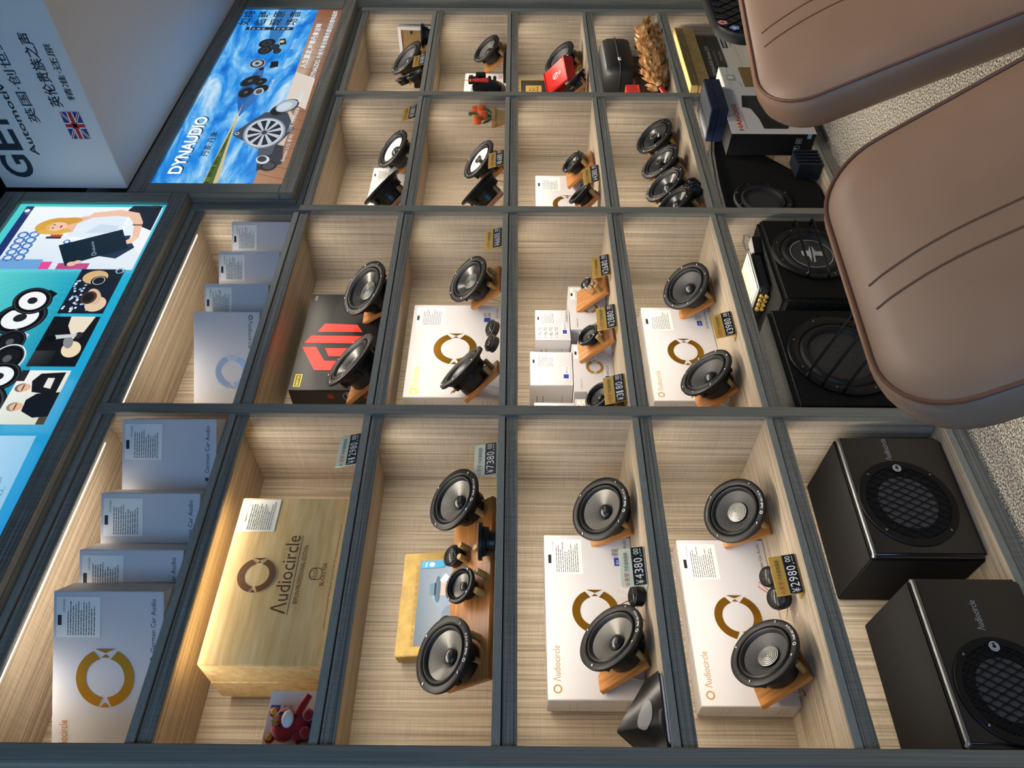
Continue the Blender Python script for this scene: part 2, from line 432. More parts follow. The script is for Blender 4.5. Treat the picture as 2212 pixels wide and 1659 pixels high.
# --- sign over bays 1 and 2
r, SM = lightbox('backlit_sign', 'backlit cyan sign with speaker photos and a woman holding a black box', XD[0], 2.0225, 2.1415, 2.72, 0.425, 1.973, 2.190, 2.655)
P = Print(0.0)
P.grad([(0.425, 2.19), (1.973, 2.19), (1.973, 2.655), (0.425, 2.655)], ['0a78c8', '25b6d2', '4fd0cf', '2a9fd8'])
P.grad([(0.425, 2.335), (1.655, 2.335), (1.655, 2.64), (0.425, 2.64)], ['0b5f9c', '1aa2bd', '63d8cf', '2a86c0'])
for i in range(9):                                              # faint sound-wave arcs
    P.ring(1.36, 2.40, 0.10 + .022 * i, 0.1015 + .022 * i, '35b3c6', rad(-55), rad(150), 36)
# speakers on the blue ground
spk2d(P, 1.463, 2.438, .062, .070, .3, 'f0f4f6')
P.poly([(1.49, 2.47), (1.545, 2.455), (1.575, 2.40), (1.56, 2.375), (1.50, 2.40)], '0d0f13')
spk2d(P, 1.530, 2.432, .050, .058, -.7, 'f2f4f4')
P.poly([(1.375, 2.44), (1.42, 2.43), (1.40, 2.385), (1.36, 2.395)], 'c9d3d8')
spk2d(P, 1.372, 2.425, .045, .040, .2, '15171a'); spk2d(P, 1.312, 2.405, .052, .044, .1, '15171a', 'e4e9ec')
spk2d(P, 1.250, 2.40, .050, .055, 0, 'f0f4f6'); spk2d(P, 1.15, 2.43, .085, .09, 0, '15171a')
spk2d(P, 0.95, 2.46, .09, .095, 0, 'f0f4f6')
# portrait photo panel
P.grad([(1.657, 2.200), (1.952, 2.200), (1.952, 2.625), (1.657, 2.625)], ['dfe9f2', 'e7f0f8', 'f2f7fb', 'cfe0ee'])
P.rect(1.657, 2.47, 1.70, 2.625, '6fa3d8'); P.rect(1.657, 2.44, 1.69, 2.47, 'e04c9a'); P.rect(1.657, 2.33, 1.684, 2.42, 'b84a86')
P.rect(1.70, 2.60, 1.952, 2.625, '23346e')
for k in range(10):
    gx_, gy_ = 1.705 + .026 * (k % 5), 2.575 - .034 * (k // 5); P.ring(gx_, gy_, .009, .0165, '5d8ac8', n=18)
    for q in range(6): P.line(gx_ + .010 * cos(q * 1.047), gy_ + .010 * sin(q * 1.047), gx_ + .0155 * cos(q * 1.047), gy_ + .0155 * sin(q * 1.047), .004, '2e5a9e'); P.z -= P.dz
    P.up(); P.ell(gx_, gy_, .005, .005, 'cfdcec', n=12)
P.rect(1.79, 2.455, 1.80, 2.50, '30343a'); P.rect(1.80, 2.455, 1.81, 2.49, 'd33b2c'); P.rect(1.81, 2.455, 1.82, 2.48, 'e7c93a')
P.ell(1.925, 2.61, .010, .010, 'f2f2f2'); P.ring(1.925, 2.61, .008, .010, '18345c', n=16)
for cx, cy in ((1.775, 2.43), (1.765, 2.415)): P.ring(cx, cy, .006, .010, '2b6ab0', n=16)
P.poly([(1.83, 2.20), (1.952, 2.20), (1.952, 2.29), (1.93, 2.30), (1.86, 2.26)], '15202c')
P.poly([(1.70, 2.26), (1.76, 2.215), (1.81, 2.23), (1.80, 2.30), (1.72, 2.36)], '22324c')
P.poly([(1.72, 2.20), (1.83, 2.20), (1.86, 2.255), (1.79, 2.25)], 'eef3f8')
P.poly([(1.80, 2.44), (1.86, 2.445), (1.905, 2.42), (1.915, 2.35), (1.90, 2.29), (1.80, 2.29), (1.79, 2.36)], 'dfeaf4')   # white top
P.line(1.83, 2.44, 1.835, 2.40, .003, 'eef4fa'); P.poly([(1.815, 2.39), (1.86, 2.36), (1.85, 2.30), (1.82, 2.30)], 'c9dbea'); P.poly([(1.815, 2.452), (1.87, 2.452), (1.895, 2.425), (1.90, 2.385), (1.86, 2.43), (1.82, 2.43)], 'e8b99c')              # shoulders
P.poly([(1.888, 2.41), (1.915, 2.40), (1.93, 2.32), (1.915, 2.26), (1.87, 2.235), (1.80, 2.225), (1.80, 2.245), (1.86, 2.258), (1.895, 2.285), (1.90, 2.33)], 'ecc0a4')  # arm
P.poly([(1.80, 2.242), (1.775, 2.262), (1.762, 2.258), (1.77, 2.235), (1.80, 2.222)], 'f0c8ae')
P.rect(1.853, 2.232, 1.858, 2.262, '2a2024')
P.ell(1.852, 2.50, .034, .052, 'd9a441', .35); P.ell(1.870, 2.47, .018, .050, 'd39a3a', .2); P.ell(1.822, 2.485, .014, .05, 'e0b04e', .1)
P.poly([(1.835, 2.47), (1.852, 2.47), (1.856, 2.445), (1.835, 2.443)], 'e9b898')
P.ell(1.845, 2.487, .021, .031, 'f0c6a8', .1)
P.poly([(1.826, 2.512), (1.845, 2.520), (1.866, 2.508), (1.860, 2.500), (1.845, 2.507), (1.830, 2.502)], 'e3b552'); P.line(1.833, 2.4985, 1.841, 2.4995, .0012, '7a5a3a'); P.line(1.848, 2.4995, 1.856, 2.4995, .0012, '7a5a3a'); P.poly([(1.8435, 2.492), (1.8465, 2.481), (1.8415, 2.481)][::-1], 'dba98a'); P.ell(1.837, 2.494, .0035, .0022, '2b2320'); P.ell(1.852, 2.495, .0035, .0022, '2b2320'); P.ell(1.843, 2.472, .007, .0032, 'c02a3e')
P.poly([(1.663, 2.391), (1.746, 2.239), (1.832, 2.283), (1.755, 2.445)], '0d1f2c'); P.text('Λudiocircle', 1.725, 2.325, w=.055, col='9fb4c4', rot=.45)
P.ring(1.716, 2.327, .005, .007, '9fb4c4', n=16); P.ell(1.672, 2.375, .010, .013, 'e8bfa4'); P.ell(1.68, 2.36, .008, .011, 'e8bfa4')
P.poly([(1.935, 2.215), (1.95, 2.205), (1.95, 2.23), (1.94, 2.235)], '243322')
# workshop photo: two hands with drivers, dark bokeh
P.rect(1.468, 2.212, 1.649, 2.335, '141a26')
rn = random.Random(3)
for k in range(46): P.ell(1.474 + rn.random() * .13, 2.26 + rn.random() * .07, .004, .004, rn.choice(['b8cfe6', '8fb4dc', 'dfeaf4']), n=8); P.z -= P.dz
P.up()
P.ell(1.615, 2.285, .028, .035, 'd6b07a'); P.ell(1.600, 2.27, .020, .022, '14161c'); P.ring(1.600, 2.27, .015, .017, 'c9d0d8', n=24)
P.ell(1.505, 2.245, .030, .028, 'e3c6a8', .4); P.ell(1.535, 2.26, .035, .018, 'd8b595', .5); P.ell(1.530, 2.272, .026, .021, '4a3424', .2); P.ell(1.530, 2.274, .020, .015, '1c1512', .2)
P.ell(1.642, 2.225, .012, .012, 'a8c4e0'); P.ell(1.64, 2.225, .008, .008, '1a2230')
# workshop photo: gloved hand soldering
P.rect(1.275, 2.212, 1.455, 2.336, '0f1012'); P.grad([(1.275, 2.28), (1.33, 2.28), (1.33, 2.336), (1.275, 2.336)], ['0f1012', '1c1d20', '3a3b3c', '2a2b2c'])
P.poly([(1.37, 2.255), (1.42, 2.285), (1.455, 2.29), (1.455, 2.225), (1.40, 2.235)], 'e9dcc4'); P.ell(1.335, 2.245, .030, .024, 'ead7b4', .5)
P.ell(1.36, 2.262, .024, .012, '86888c', .4); P.ell(1.385, 2.245, .012, .010, '2b2c2e'); P.poly([(1.37, 2.30), (1.385, 2.305), (1.39, 2.25), (1.38, 2.25)], 'c9ccd0'); P.ell(1.372, 2.312, .011, .014, '060607')
# workshop photo: two technicians in dark shirts
P.grad([(1.090, 2.215), (1.261, 2.215), (1.261, 2.337), (1.090, 2.337)], ['cfd4c2', 'e6e8e0', 'f3f3ee', 'dfe2d8'])
P.rect(1.09, 2.215, 1.125, 2.235, '4b4434'); P.rect(1.225, 2.318, 1.261, 2.337, '22262a')
P.poly([(1.115, 2.215), (1.19, 2.215), (1.185, 2.27), (1.165, 2.288), (1.13, 2.285), (1.11, 2.25)], '10161e')
P.poly([(1.18, 2.225), (1.255, 2.225), (1.25, 2.285), (1.225, 2.298), (1.19, 2.285)], '16161a')
for cx, cy, hair in ((1.143, 2.302, '8b8378'), (1.203, 2.308, '6f6a64')): P.ell(cx, cy + .006, .014, .017, hair); P.ell(cx, cy, .0125, .016, 'e2b394'); P.rect(cx - .010, cy + .001, cx + .010, cy + .004, '2c2c30')
P.poly([(1.20, 2.243), (1.235, 2.245), (1.235, 2.262), (1.205, 2.262)], 'e9e6df')
# text panel
P.grad([(0.62, 2.205), (1.056, 2.217), (1.056, 2.312), (0.62, 2.312)], ['8cbfe2', '93c6e6', 'a9d4ee', '9ccbe9'])
for i, t in enumerate(['专业从事汽车音响高效适配与', '技术研发,全新产品,推动行业标准', '做每位车主身边的贴心伙伴', '引领汽车音响迈向全新的辉煌时', '代并成就每一位爱车之人。']):
    P.text(t, 0.80, 2.293 - .017 * i, h=.0095, col='24506e'); P.z -= P.dz
P.build('backlit_panel', r, SM, glow_m)
def sky_print():
    """printed sky above and its mirror image in the water below, as one translucent film"""
    m = bpy.data.materials.new('sky_film'); m.use_nodes = True
    b = m.node_tree.nodes['Principled BSDF']; b.inputs['Base Color'].default_value = (.02, .02, .02, 1); b.inputs['Roughness'].default_value = .35
    tc = N(m, 'ShaderNodeTexCoord'); sp = N(m, 'ShaderNodeSeparateXYZ'); L(m, tc.outputs['Object'], sp.inputs[0])
    zc = N(m, 'ShaderNodeMath', operation='SUBTRACT'); zc.inputs[1].default_value = 2.105 - 1.8105; L(m, sp.outputs['Z'], zc.inputs[0])
    ab = N(m, 'ShaderNodeMath', operation='ABSOLUTE'); L(m, zc.outputs[0], ab.inputs[0])
    sh = N(m, 'ShaderNodeMath', operation='MULTIPLY'); sh.inputs[1].default_value = -0.9; L(m, ab.outputs[0], sh.inputs[0])
    ad = N(m, 'ShaderNodeMath', operation='ADD'); L(m, sp.outputs['X'], ad.inputs[0]); L(m, sh.outputs[0], ad.inputs[1])
    cb = N(m, 'ShaderNodeCombineXYZ'); L(m, ad.outputs[0], cb.inputs['X']); L(m, ab.outputs[0], cb.inputs['Z'])
    mp = N(m, 'ShaderNodeMapping'); mp.inputs['Scale'].default_value = (2.3, 1, 7.5); L(m, cb.outputs[0], mp.inputs['Vector'])
    nz = N(m, 'ShaderNodeTexNoise'); nz.inputs['Scale'].default_value = 1.5; nz.inputs['Detail'].default_value = 9; nz.inputs['Roughness'].default_value = .62; nz.inputs['Distortion'].default_value = .5
    L(m, mp.outputs[0], nz.inputs['Vector'])
    rp = ramp(m, [(0.36, '0d62c4'), (0.46, '2490e6'), (0.55, '74bdf0'), (0.63, 'c4e0f4'), (0.74, 'eef6fb')]); L(m, nz.outputs['Fac'], rp.inputs['Fac'])
    L(m, rp.outputs['Color'], b.inputs['Emission Color']); b.inputs['Emission Strength'].default_value = .9
    return m
# --- sign over bays 3 and 4
r, SM = lightbox('backlit_sign', 'backlit blue sky and lake advertising sign with large speaker pictures and white lettering', 2.0245, 3.482, 1.8105, 2.338, 2.075, 3.386, 1.857, 2.285)
P = Print(0.0)
SB = Print(-0.0004)
SB.rect(2.075, 1.857, 3.386, 2.285, 'ffffff')
SB.build('backlit_sky', r, SM, sky_print())
P.z = 0.0002
rn = random.Random(11)
P.poly([(2.50, 2.100), (2.60, 2.130), (2.68, 2.145), (2.76, 2.128), (2.9, 2.106), (2.95, 2.100)], '1f5fa8'); P.poly([(2.50, 2.100), (2.95, 2.100), (2.74, 2.072), (2.66, 2.06), (2.58, 2.075)], '2f6cb0')
P.poly([(3.0, 2.098), (3.12, 2.125), (3.24, 2.14), (3.386, 2.14), (3.386, 2.06), (3.2, 2.07)], '3474b4')
P.poly([(2.075, 2.078), (2.10, 2.070), (2.30, 2.088), (2.50, 2.103), (2.60, 2.106), (2.50, 2.108), (2.30, 2.113), (2.10, 2.118), (2.075, 2.118)], 'c9b98c')
P.poly([(2.075, 2.084), (2.2, 2.09), (2.45, 2.104), (2.3, 2.109), (2.2, 2.115), (2.075, 2.114)], '4c6228')
for k in range(26): P.ell(2.082 + .012 * k, 2.108 - .0002 * k, .006, .010 * (1 - k / 34), rn.choice(['3c5220', '5f6f2c', '2f4218']), 0, 8); P.z -= P.dz
P.up()
# wooden deck at the bottom
P.grad([(2.075, 1.857), (3.386, 1.857), (3.386, 1.968), (2.62, 1.955), (2.075, 1.955)], ['9a6a48', '7c4a30', '8d5538', 'c9b39c', 'a87f60'])
for k in range(22):
    x = 2.08 + k * .06; P.poly([(x - .030, 1.857), (x - .0275, 1.857), (x + .006, 1.955), (x + .0045, 1.955)], '5a3a28'); P.z -= P.dz
P.up()
P.poly([(2.62, 1.955), (2.83, 1.957), (2.78, 1.875), (2.55, 1.87)], 'd8ccc0'); P.poly([(2.3, 1.952), (2.60, 1.955), (2.50, 1.90), (2.3, 1.90)], 'cbb9a8')
# big mounted speaker with spokes
P.poly([(2.375, 2.090), (2.395, 2.090), (2.53, 2.010), (2.53, 1.93), (2.42, 1.885), (2.30, 1.93), (2.285, 1.985), (2.305, 2.000)], '3b4450')
P.poly([(2.16, 1.96), (2.27, 1.98), (2.33, 1.96), (2.31, 1.90), (2.20, 1.885)], '2a2f38'); P.poly([(2.24, 1.975), (2.33, 1.985), (2.33, 1.93), (2.26, 1.93)], '4b525e')
for cx, cy in ((2.386, 2.078), (2.296, 1.99)): P.ell(cx, cy, .010, .008, 'aeb8c4'); P.ell(cx, cy, .005, .004, '1b2026')
P.ell(2.392, 1.984, .098, .072, '8d98a6', .1, 40); P.ell(2.392, 1.984, .091, .066, 'c3ccd6', .1, 40); P.ell(2.392, 1.984, .081, .058, '171b22', .1, 40)
for k in range(10):
    t = k * pi / 5; c0, s0 = cos(t), sin(t)
    P.poly([(2.392 + .016 * c0 - .004 * s0, 1.984 + .012 * s0 + .003 * c0), (2.392 + .016 * c0 + .004 * s0, 1.984 + .012 * s0 - .003 * c0),
            (2.392 + .082 * c0 + .010 * s0, 1.984 + .058 * s0 - .007 * c0), (2.392 + .082 * c0 - .010 * s0, 1.984 + .058 * s0 + .007 * c0)][::-1], 'b9c3cf'); P.z -= P.dz
P.up(); P.ell(2.392, 1.984, .019, .014, '8b96a4'); P.ell(2.392, 1.984, .012, .009, '2a2f38')
P.ell(2.545, 1.962, .045, .030, '2d3540', -.4); P.ell(2.545, 1.964, .038, .024, '0d0f13', -.4)
P.ell(2.572, 1.940, .052, .036, '20252c', -.5); P.ell(2.572, 1.942, .047, .032, 'a9b4c0', -.5); P.ell(2.568, 1.948, .034, .022, 'c6d0da', -.5)
P.ell(2.186, 1.925, .030, .028, '14161b'); P.ell(2.186, 1.925, .020, .019, '3a4048'); P.ell(2.222, 1.952, .026, .022, 'c9d1da', .5); P.ell(2.226, 1.955, .018, .015, '2b3038', .5)
# smaller groups along the lake
for cx, cy, rx, ry, ro in ((2.752, 2.116, .048, .028, -.5), (2.664, 2.112, .040, .026, -.2), (2.744, 2.075, .030, .022, -.4), (2.690, 2.060, .032, .026, -.3)): spk2d(P, cx, cy, rx, ry, ro, '15171a')
P.ell(2.668, 2.064, .026, .018, 'aeb9c6'); P.ell(2.668, 2.064, .018, .012, '454c56')
spk2d(P, 2.885, 2.119, .038, .030, 0, '9fa8b2', 'b9c2cc'); P.poly([(2.845, 2.062), (2.90, 2.068), (2.905, 2.04), (2.86, 2.032)], '14161a'); P.ell(2.84, 2.092, .014, .010, '202329')
for cx, cy, rx, ry, ro in ((3.055, 2.117, .040, .032, -.3), (2.993, 2.112, .036, .028, -.1), (3.02, 2.075, .026, .016, 0), (2.985, 2.062, .024, .016, 0)): spk2d(P, cx, cy, rx, ry, ro, '30343a')
P.poly([(3.03, 2.060), (3.085, 2.072), (3.095, 2.050), (3.045, 2.036)], '22262c'); P.rect(3.055, 2.05, 3.075, 2.066, 'd8c49a')
for t, x, y, wd in (('ESOTAR', 2.665, 2.020, .09), ('ESOTEC', 2.84, 1.998, .085), ('ESOTAN', 3.0, 2.0, .085)): P.text(t, x, y, w=wd, h=.012, col='dfe9f2')
# lettering
P.text('DYNAUDIO', 2.131, 2.193, w=.352, h=.044, col='12243c', bold=.03); P.text('DYNAUDIO', 2.127, 2.197, w=.352, h=.044, col='f4f8fb', bold=.03)
P.text('丹麦·丹拿', 2.228, 2.137, w=.155, h=.026, col='1c2c50', bold=.015)
for i, t in enumerate('纯臻原音'): P.text(t, 3.283, 2.228 - .066 * i, w=.062, h=.046, col='101820', bold=.012)
for i, t in enumerate('如临现场'): P.text(t, 3.208, 2.228 - .066 * i, w=.062, h=.046, col='101820', bold=.012)
P.rect(3.163, 2.034, 3.190, 2.231, '1e2838')
for i, t in enumerate('一次选择·一生美好'): P.text(t, 3.168, 2.212 - .0205 * i, h=.013 if t not in '一·' else .003, col='d9e2ea')
P.text('人生赢家,更需丹拿诠释', 2.839, 1.918, w=.385, h=.027, col='e8f2f8', bold=.012)
P.text('DYNAUDIO', 2.765, 1.873, w=.14, h=.019, col='d4ecf4', bold=.02); P.text('丹麦丹拿全球最负盛名的音响品牌', 2.915, 1.872, w=.43, h=.022, col='d4ecf4', bold=.015)
P.text('Esotan 212 系列', 2.20, 1.873, w=.16, h=.014, col='e4ecf0'); P.text('三分频 汽车扬声器套装', 2.38, 1.885, w=.16, h=.015, col='e4ecf0'); P.text('智能驾驶', 2.58, 1.89, w=.07, h=.014, col='cfe4ee')
P.build('backlit_panel', r, SM, glow_m)

# ------------------------------------------------------------------ white sign box hung from the ceiling
r = thing('overhead_sign', 'white overhead sign box with dark lettering and a small British flag', 'sign', (2.04, -0.046, 2.3395))
MB().box(0.0, 1.45, -1.75, 0.0, 0.0, 0.385).build('sign_box', mat('white_sign_paint', 'e4e6e8', 0.45), r, bevel=0.002)
SM = Matrix.Translation((-2.04, 0.046, -2.3395)) @ Matrix.Translation((2.0395, 0, 0)) @ LEFT   # print axes: (-Y, Z)
G7 = Print(0.0006)
for ch, x_, w_ in (('G', .086, .080), ('E', .182, .070), ('N', .268, .080), ('E', .364, .070), ('S', .448, .075), ('I', .538, .022), ('S', .574, .075)):
    G7.text(ch, x_, 2.603, w=w_, h=.090, col='2e3a44', bold=.02); G7.z -= G7.dz
G7.build('lettering_line', r, SM)
for tx_, x_, y_, w_, h_, c_, b_ in (('Automotive Audio', 0.165, 2.561, .40, .022, '2c3740', .012),
                                    ('英国·创世纪', 0.274, 2.507, .265, .031, '36424e', .005), ('英伦贵族之声', 0.324, 2.417, .215, .036, '1c2430', .008), ('精准·还原', 0.345, 2.374, .165, .021, '28323c', .005)):
    Print(0.0006).text(tx_, x_, y_, w=w_, h=h_, col=c_, bold=b_).build('lettering_line', r, SM)
P = Print(0.0006)
# union flag
fx, fy, fw, fh = 0.222, 2.382, .087, .056
P.rect(fx, fy, fx + fw, fy + fh, '26357e')
def cl(pts): return [(min(max(x, fx), fx + fw), min(max(y, fy), fy + fh)) for x, y in pts]
for wd, cc in ((.011, 'eef0f4'), (.0045, 'b3202c')):
    for (xa, ya, xb, yb) in ((fx, fy, fx + fw, fy + fh), (fx, fy + fh, fx + fw, fy)):
        dx, dy = (wd / 2) * 1.2, (wd / 2) * .75
        sgn = 1 if yb > ya else -1
        P.poly(cl([(xa, ya), (xa + dx, ya), (xb, yb - sgn * dy), (xb, yb), (xb - dx, yb), (xa, ya + sgn * dy)][::sgn]), cc)
for wd, cc in ((.019, 'eef0f4'), (.011, 'c0202c')):
    P.rect(fx, fy + fh / 2 - wd / 2, fx + fw, fy + fh / 2 + wd / 2, cc); P.z -= P.dz; P.rect(fx + fw / 2 - wd / 2, fy, fx + fw / 2 + wd / 2, fy + fh, cc)
P.build('flag_print', r, SM)
# ------------------------------------------------------------------ loudspeaker drivers on little wooden easels
_SP = {}
def sp_mesh(R, kind, part):
    key = (round(R, 4), kind, part)
    if key in _SP: return _SP[key]
    m = MB(); s = R
    if part == 'flange':
        m.lathe([(s * .80, -.004), (s * .80, .002), (s * .84, .0045), (s * .97, .0045), (s, .003), (s, -.004), (s * .80, -.004)], 56)
        me = m.mesh('flange', black_m, True)
    elif part == 'surround':
        pr = [(s * .64 + s * .17 * (i / 8), -.006 + .010 * sin(pi * i / 8)) for i in range(9)]
        m.lathe(pr, 48); me = m.mesh('surround', rubber_m, True)
    elif part == 'cone':
        pr = [(s * .22, -s * .30)] + [(s * (.22 + .43 * t), -s * .30 + (s * .30 - .005) * (t ** .8)) for t in (.2, .4, .6, .8, 1.0)]
        m.lathe(pr, 48)
        me = m.mesh('cone', {'woven': carbon_m, 'paper': paper_cone, 'white': white_cone, 'poly': poly_cone, 'ringcap': paper_cone, 'coax': poly_cone, 'whitecoax': white_cone, 'polyring': poly_cone}[kind], True)
    elif part == 'dust_cap':
        if kind in ('ringcap', 'polyring'):
            pr = []
            rr = s * (.30 if kind == 'ringcap' else .34)
            for i in range(25):
                t = i / 24; pr.append((max(rr * (1 - t), 1e-4), -s * .17 + .0009 * (1 if i % 4 < 2 else -1) + s * .05 * t))
            m.lathe(pr, 40); me = m.mesh('dust_cap', mat('ribbed_cap_' + kind, '8c8c88' if kind == 'ringcap' else '77776f', 0.35, 0.6), True)
        elif kind in ('coax', 'whitecoax'):
            m.lathe([(s * .10, -s * .28), (s * .10, -s * .06), (s * .20, -s * .02), (s * .20, s * .02), (s * .17, s * .03), (s * .15, s * .01), (s * .02, s * .03), (1e-4, s * .03)], 28)
            me = m.mesh('dust_cap', black_gloss, True)
        else:
            rr = s * (.235 if kind in ('woven', 'paper') else .28)
            pr = [(rr * cos(pi / 2 * i / 6) + 1e-4, -s * .25 + rr * .62 * sin(pi / 2 * i / 6)) for i in range(7)]
            m.lathe(pr, 32); me = m.mesh('dust_cap', mat('dome_cap', '1b1b1c', 0.28), True)
    elif part == 'tweeter_ring':
        m.lathe([(s * .19, s * .02), (s * .205, s * .034), (s * .19, s * .036), (s * .165, s * .03)], 28)
        me = m.mesh('tweeter_ring', chrome_m, True)
    elif part == 'basket':
        m.lathe([(s * .80, -.0045), (s * .79, -.010), (s * .66, -s * .34)], 40)
        m.lathe([(s * .55, -s * .34), (s * .66, -s * .34), (s * .66, -s * .46), (s * .55, -s * .46)], 40)
        for k in range(6):
            a = 2 * pi * k / 6 + .3
            M_ = Matrix.Rotation(a, 4, 'Z')
            m.box(s * .58, s * .76, -s * .07, s * .07, -s * .44, -s * .22, M_)
        me = m.mesh('basket', black_m, True)
    elif part == 'magnet':
        m.lathe([(s * .56, -s * .455), (s * .58, -s * .47), (s * .58, -s * .74), (s * .54, -s * .78), (1e-4, -s * .78)], 40)
        me = m.mesh('magnet', magnet_m, True)
    elif part == 'screw':
        m.lathe([(.0028, 0), (.0028, .0016), (.0018, .0022), (1e-4, .0016)], 10); me = m.mesh('screw', steel_m, True)
    elif part == 'terminal':
        m.box(-.014, .014, s * .62, s * .80, -s * .46, -s * .38); m.box(-.009, -.005, s * .7, s * .92, -s * .43, -s * .41); m.box(.005, .009, s * .7, s * .92, -s * .43, -s * .41)
        me = m.mesh('terminal', mat('brass_tabs', 'b99b4e', 0.3, 0.9))
    _SP[key] = me
    return me
def basis(az, el):
    n = Vector((-sin(az) * cos(el), -cos(az) * cos(el), sin(el)))
    a = Vector((cos(az), -sin(az), 0)); b = n.cross(a)
    return a, b, n
def speaker(label, pos, az, el, R, kind, group='speakers on display', text=False, screws=4, name='loudspeaker_driver', depth=True):
    a, b, n = basis(rad(az), rad(el))
    t = thing(name, label, 'speaker', group=group, M=frameM(a, b, n, pos))
    for part in ['flange', 'surround', 'cone', 'dust_cap', 'basket', 'magnet', 'terminal'] + (['tweeter_ring'] if 'coax' in kind else []):
        link(part, sp_mesh(R, kind, part), t)
    for k in range(screws):
        an = pi / 4 + 2 * pi * k / screws
        link('screw', sp_mesh(R, '', 'screw'), t, (R * .905 * cos(an), R * .905 * sin(an), .0044))
    if text:
        P = Print(.0046)
        # curved wordmark along the lower rim
        word = 'Λudiocircle'; r = R * .905; a0 = -pi / 2 - .30
        for i, ch in enumerate(word):
            an = a0 + .062 * i
            P.text(ch, r * cos(an), r * sin(an) - .0028, h=.0058 if ch not in 'uocre' else .0042, col='eef2f4', rot=an + pi / 2); P.z -= P.dz
        P.ring(r * cos(a0 - .12), r * sin(a0 - .12), .0026, .0038, 'eef2f4', n=18)
        P.build('printed_wordmark', t)
    return t, a, b, n
def easel(label, pos, az, el, R, zb, W=.105, Lh=.125, off=None, group='wooden speaker easels', wires=True):
    """tilted wooden plate behind the magnet, two pegs, bent wire legs at the back"""
    a, b, n = basis(rad(az), rad(el))
    dep = R * .78 + .001 if off is None else off
    c0 = Vector(pos) - n * dep
    # slide the plate along its own slope so that its lower edge stands on the shelf
    low = (zb + .0005 - c0.z + n.z * .0) / b.z          # distance (negative) along b down to the shelf
    tb = .013
    low = (zb + .0008 + tb * n.z - c0.z) / b.z
    base = c0 + b * low
    t = thing('speaker_easel', label, 'stand', group=group, M=frameM(a, b, n, base))
    MB().box(-W / 2, W / 2, 0, Lh, -tb, -.0003).build('wooden_plate', teak_z, t, bevel=.0012)
    pc = -low                                             # where the magnet touches, measured from the lower edge
    mr = R * .58
    for sx in (-1, 1):
        py = max(pc - mr - .0085, .010)
        MB().lathe([(.0078, -.001), (.0078, .026), (.0068, .028), (1e-4, .028)], 14, Matrix.Translation((sx * min(.03, W * .3), py, 0))).build('peg', peg_m, t, smooth=True)
    if wires:
        Mi = frameM(a, b, n, base).inverted()
        for sx in (-1, 1):
            p0 = Vector((sx * .028, Lh * .62, -tb)); w0 = frameM(a, b, n, base) @ p0
            back = Vector((n.x, n.y, 0)).normalized() * -1
            f = w0 + back * .016; f.z = zb + .0018
            f2 = f + a * (-sx * .018)
            MB().tube([p0, Mi @ f, Mi @ f2], .0016, 6).build('wire_leg', steel_m, t, smooth=True)
    return t
def spk(label, elabel, X, Y, Z, az, el, R, kind, row, **k):
    W = k.pop('W', .105); Lh = k.pop('Lh', .125); wires = k.pop('wires', True)
    speaker(label, (X, Y, Z), az, el, R, kind, **k)
    if elabel: easel(elabel, (X, Y, Z), az, el, R, KZ[row], W, Lh, wires=wires)

# bay 1
spk('grey woven-cone speaker right of the white carton, near the pale 4380 tag', 'wooden easel under the right woven-cone speaker behind the 4380 tag', 0.967, 0.105, 0.898, 3, 40, 0.0802, 'woven', 4, text=True)
spk('grey woven-cone speaker in front of the white carton, beside the curled brochure', 'wooden easel beside the curled black brochure', 0.651, 0.105, 0.898, -24, 40, 0.0802, 'woven', 4, text=True)
spk('black speaker with a ribbed silver cap, right of the white carton above the subwoofers', 'wooden easel under the ribbed-cap speaker right of the carton above the subwoofers', 0.965, 0.105, 0.577, 4, 42, 0.0803, 'ringcap', 5, text=True)
spk('black speaker with a ribbed silver cap, in front of the white carton above the subwoofers', 'wooden easel with wire foot in front of the carton above the subwoofers', 0.620, 0.105, 0.578, -28, 42, 0.0802, 'ringcap', 5, text=True)
# bay 2
spk('large dark speaker with concentric rings, right of the black and red carton', 'wooden easel under the right speaker by the black and red carton', 1.724, 0.085, 1.564, 10, 40, 0.0924, 'polyring', 2, screws=8)
spk('large dark speaker with concentric rings, overlapping the red emblem of the black carton', 'wooden easel in front of the black and red carton', 1.429, 0.085, 1.564, -15, 42, 0.0924, 'polyring', 2, screws=8)
spk('polished dark speaker right of the carton with yellow lettering', 'wooden easel under the polished speaker near the 6600 tag', 1.792, 0.105, 1.253, 6, 44, 0.0802, 'polyring', 3, screws=6)
spk('polished dark speaker turned sideways in front of the carton with yellow lettering', 'wooden easel seen edge-on in front of the carton with yellow lettering', 1.420, 0.105, 1.255, -30, 44, 0.0803, 'polyring', 3, screws=6)
spk('dark grey paper-cone speaker right of the carton, above the bass box with the amplifier', 'wooden easel right of the carton on the 3980 shelf', 1.767, 0.105, 0.578, 6, 45, 0.0812, 'paper', 5, screws=8)
spk('dark grey paper-cone speaker left of the 3980 price tag', 'wooden easel left of the 3980 price tag', 1.408, 0.105, 0.574, -20, 43, 0.0823, 'paper', 5, screws=8)
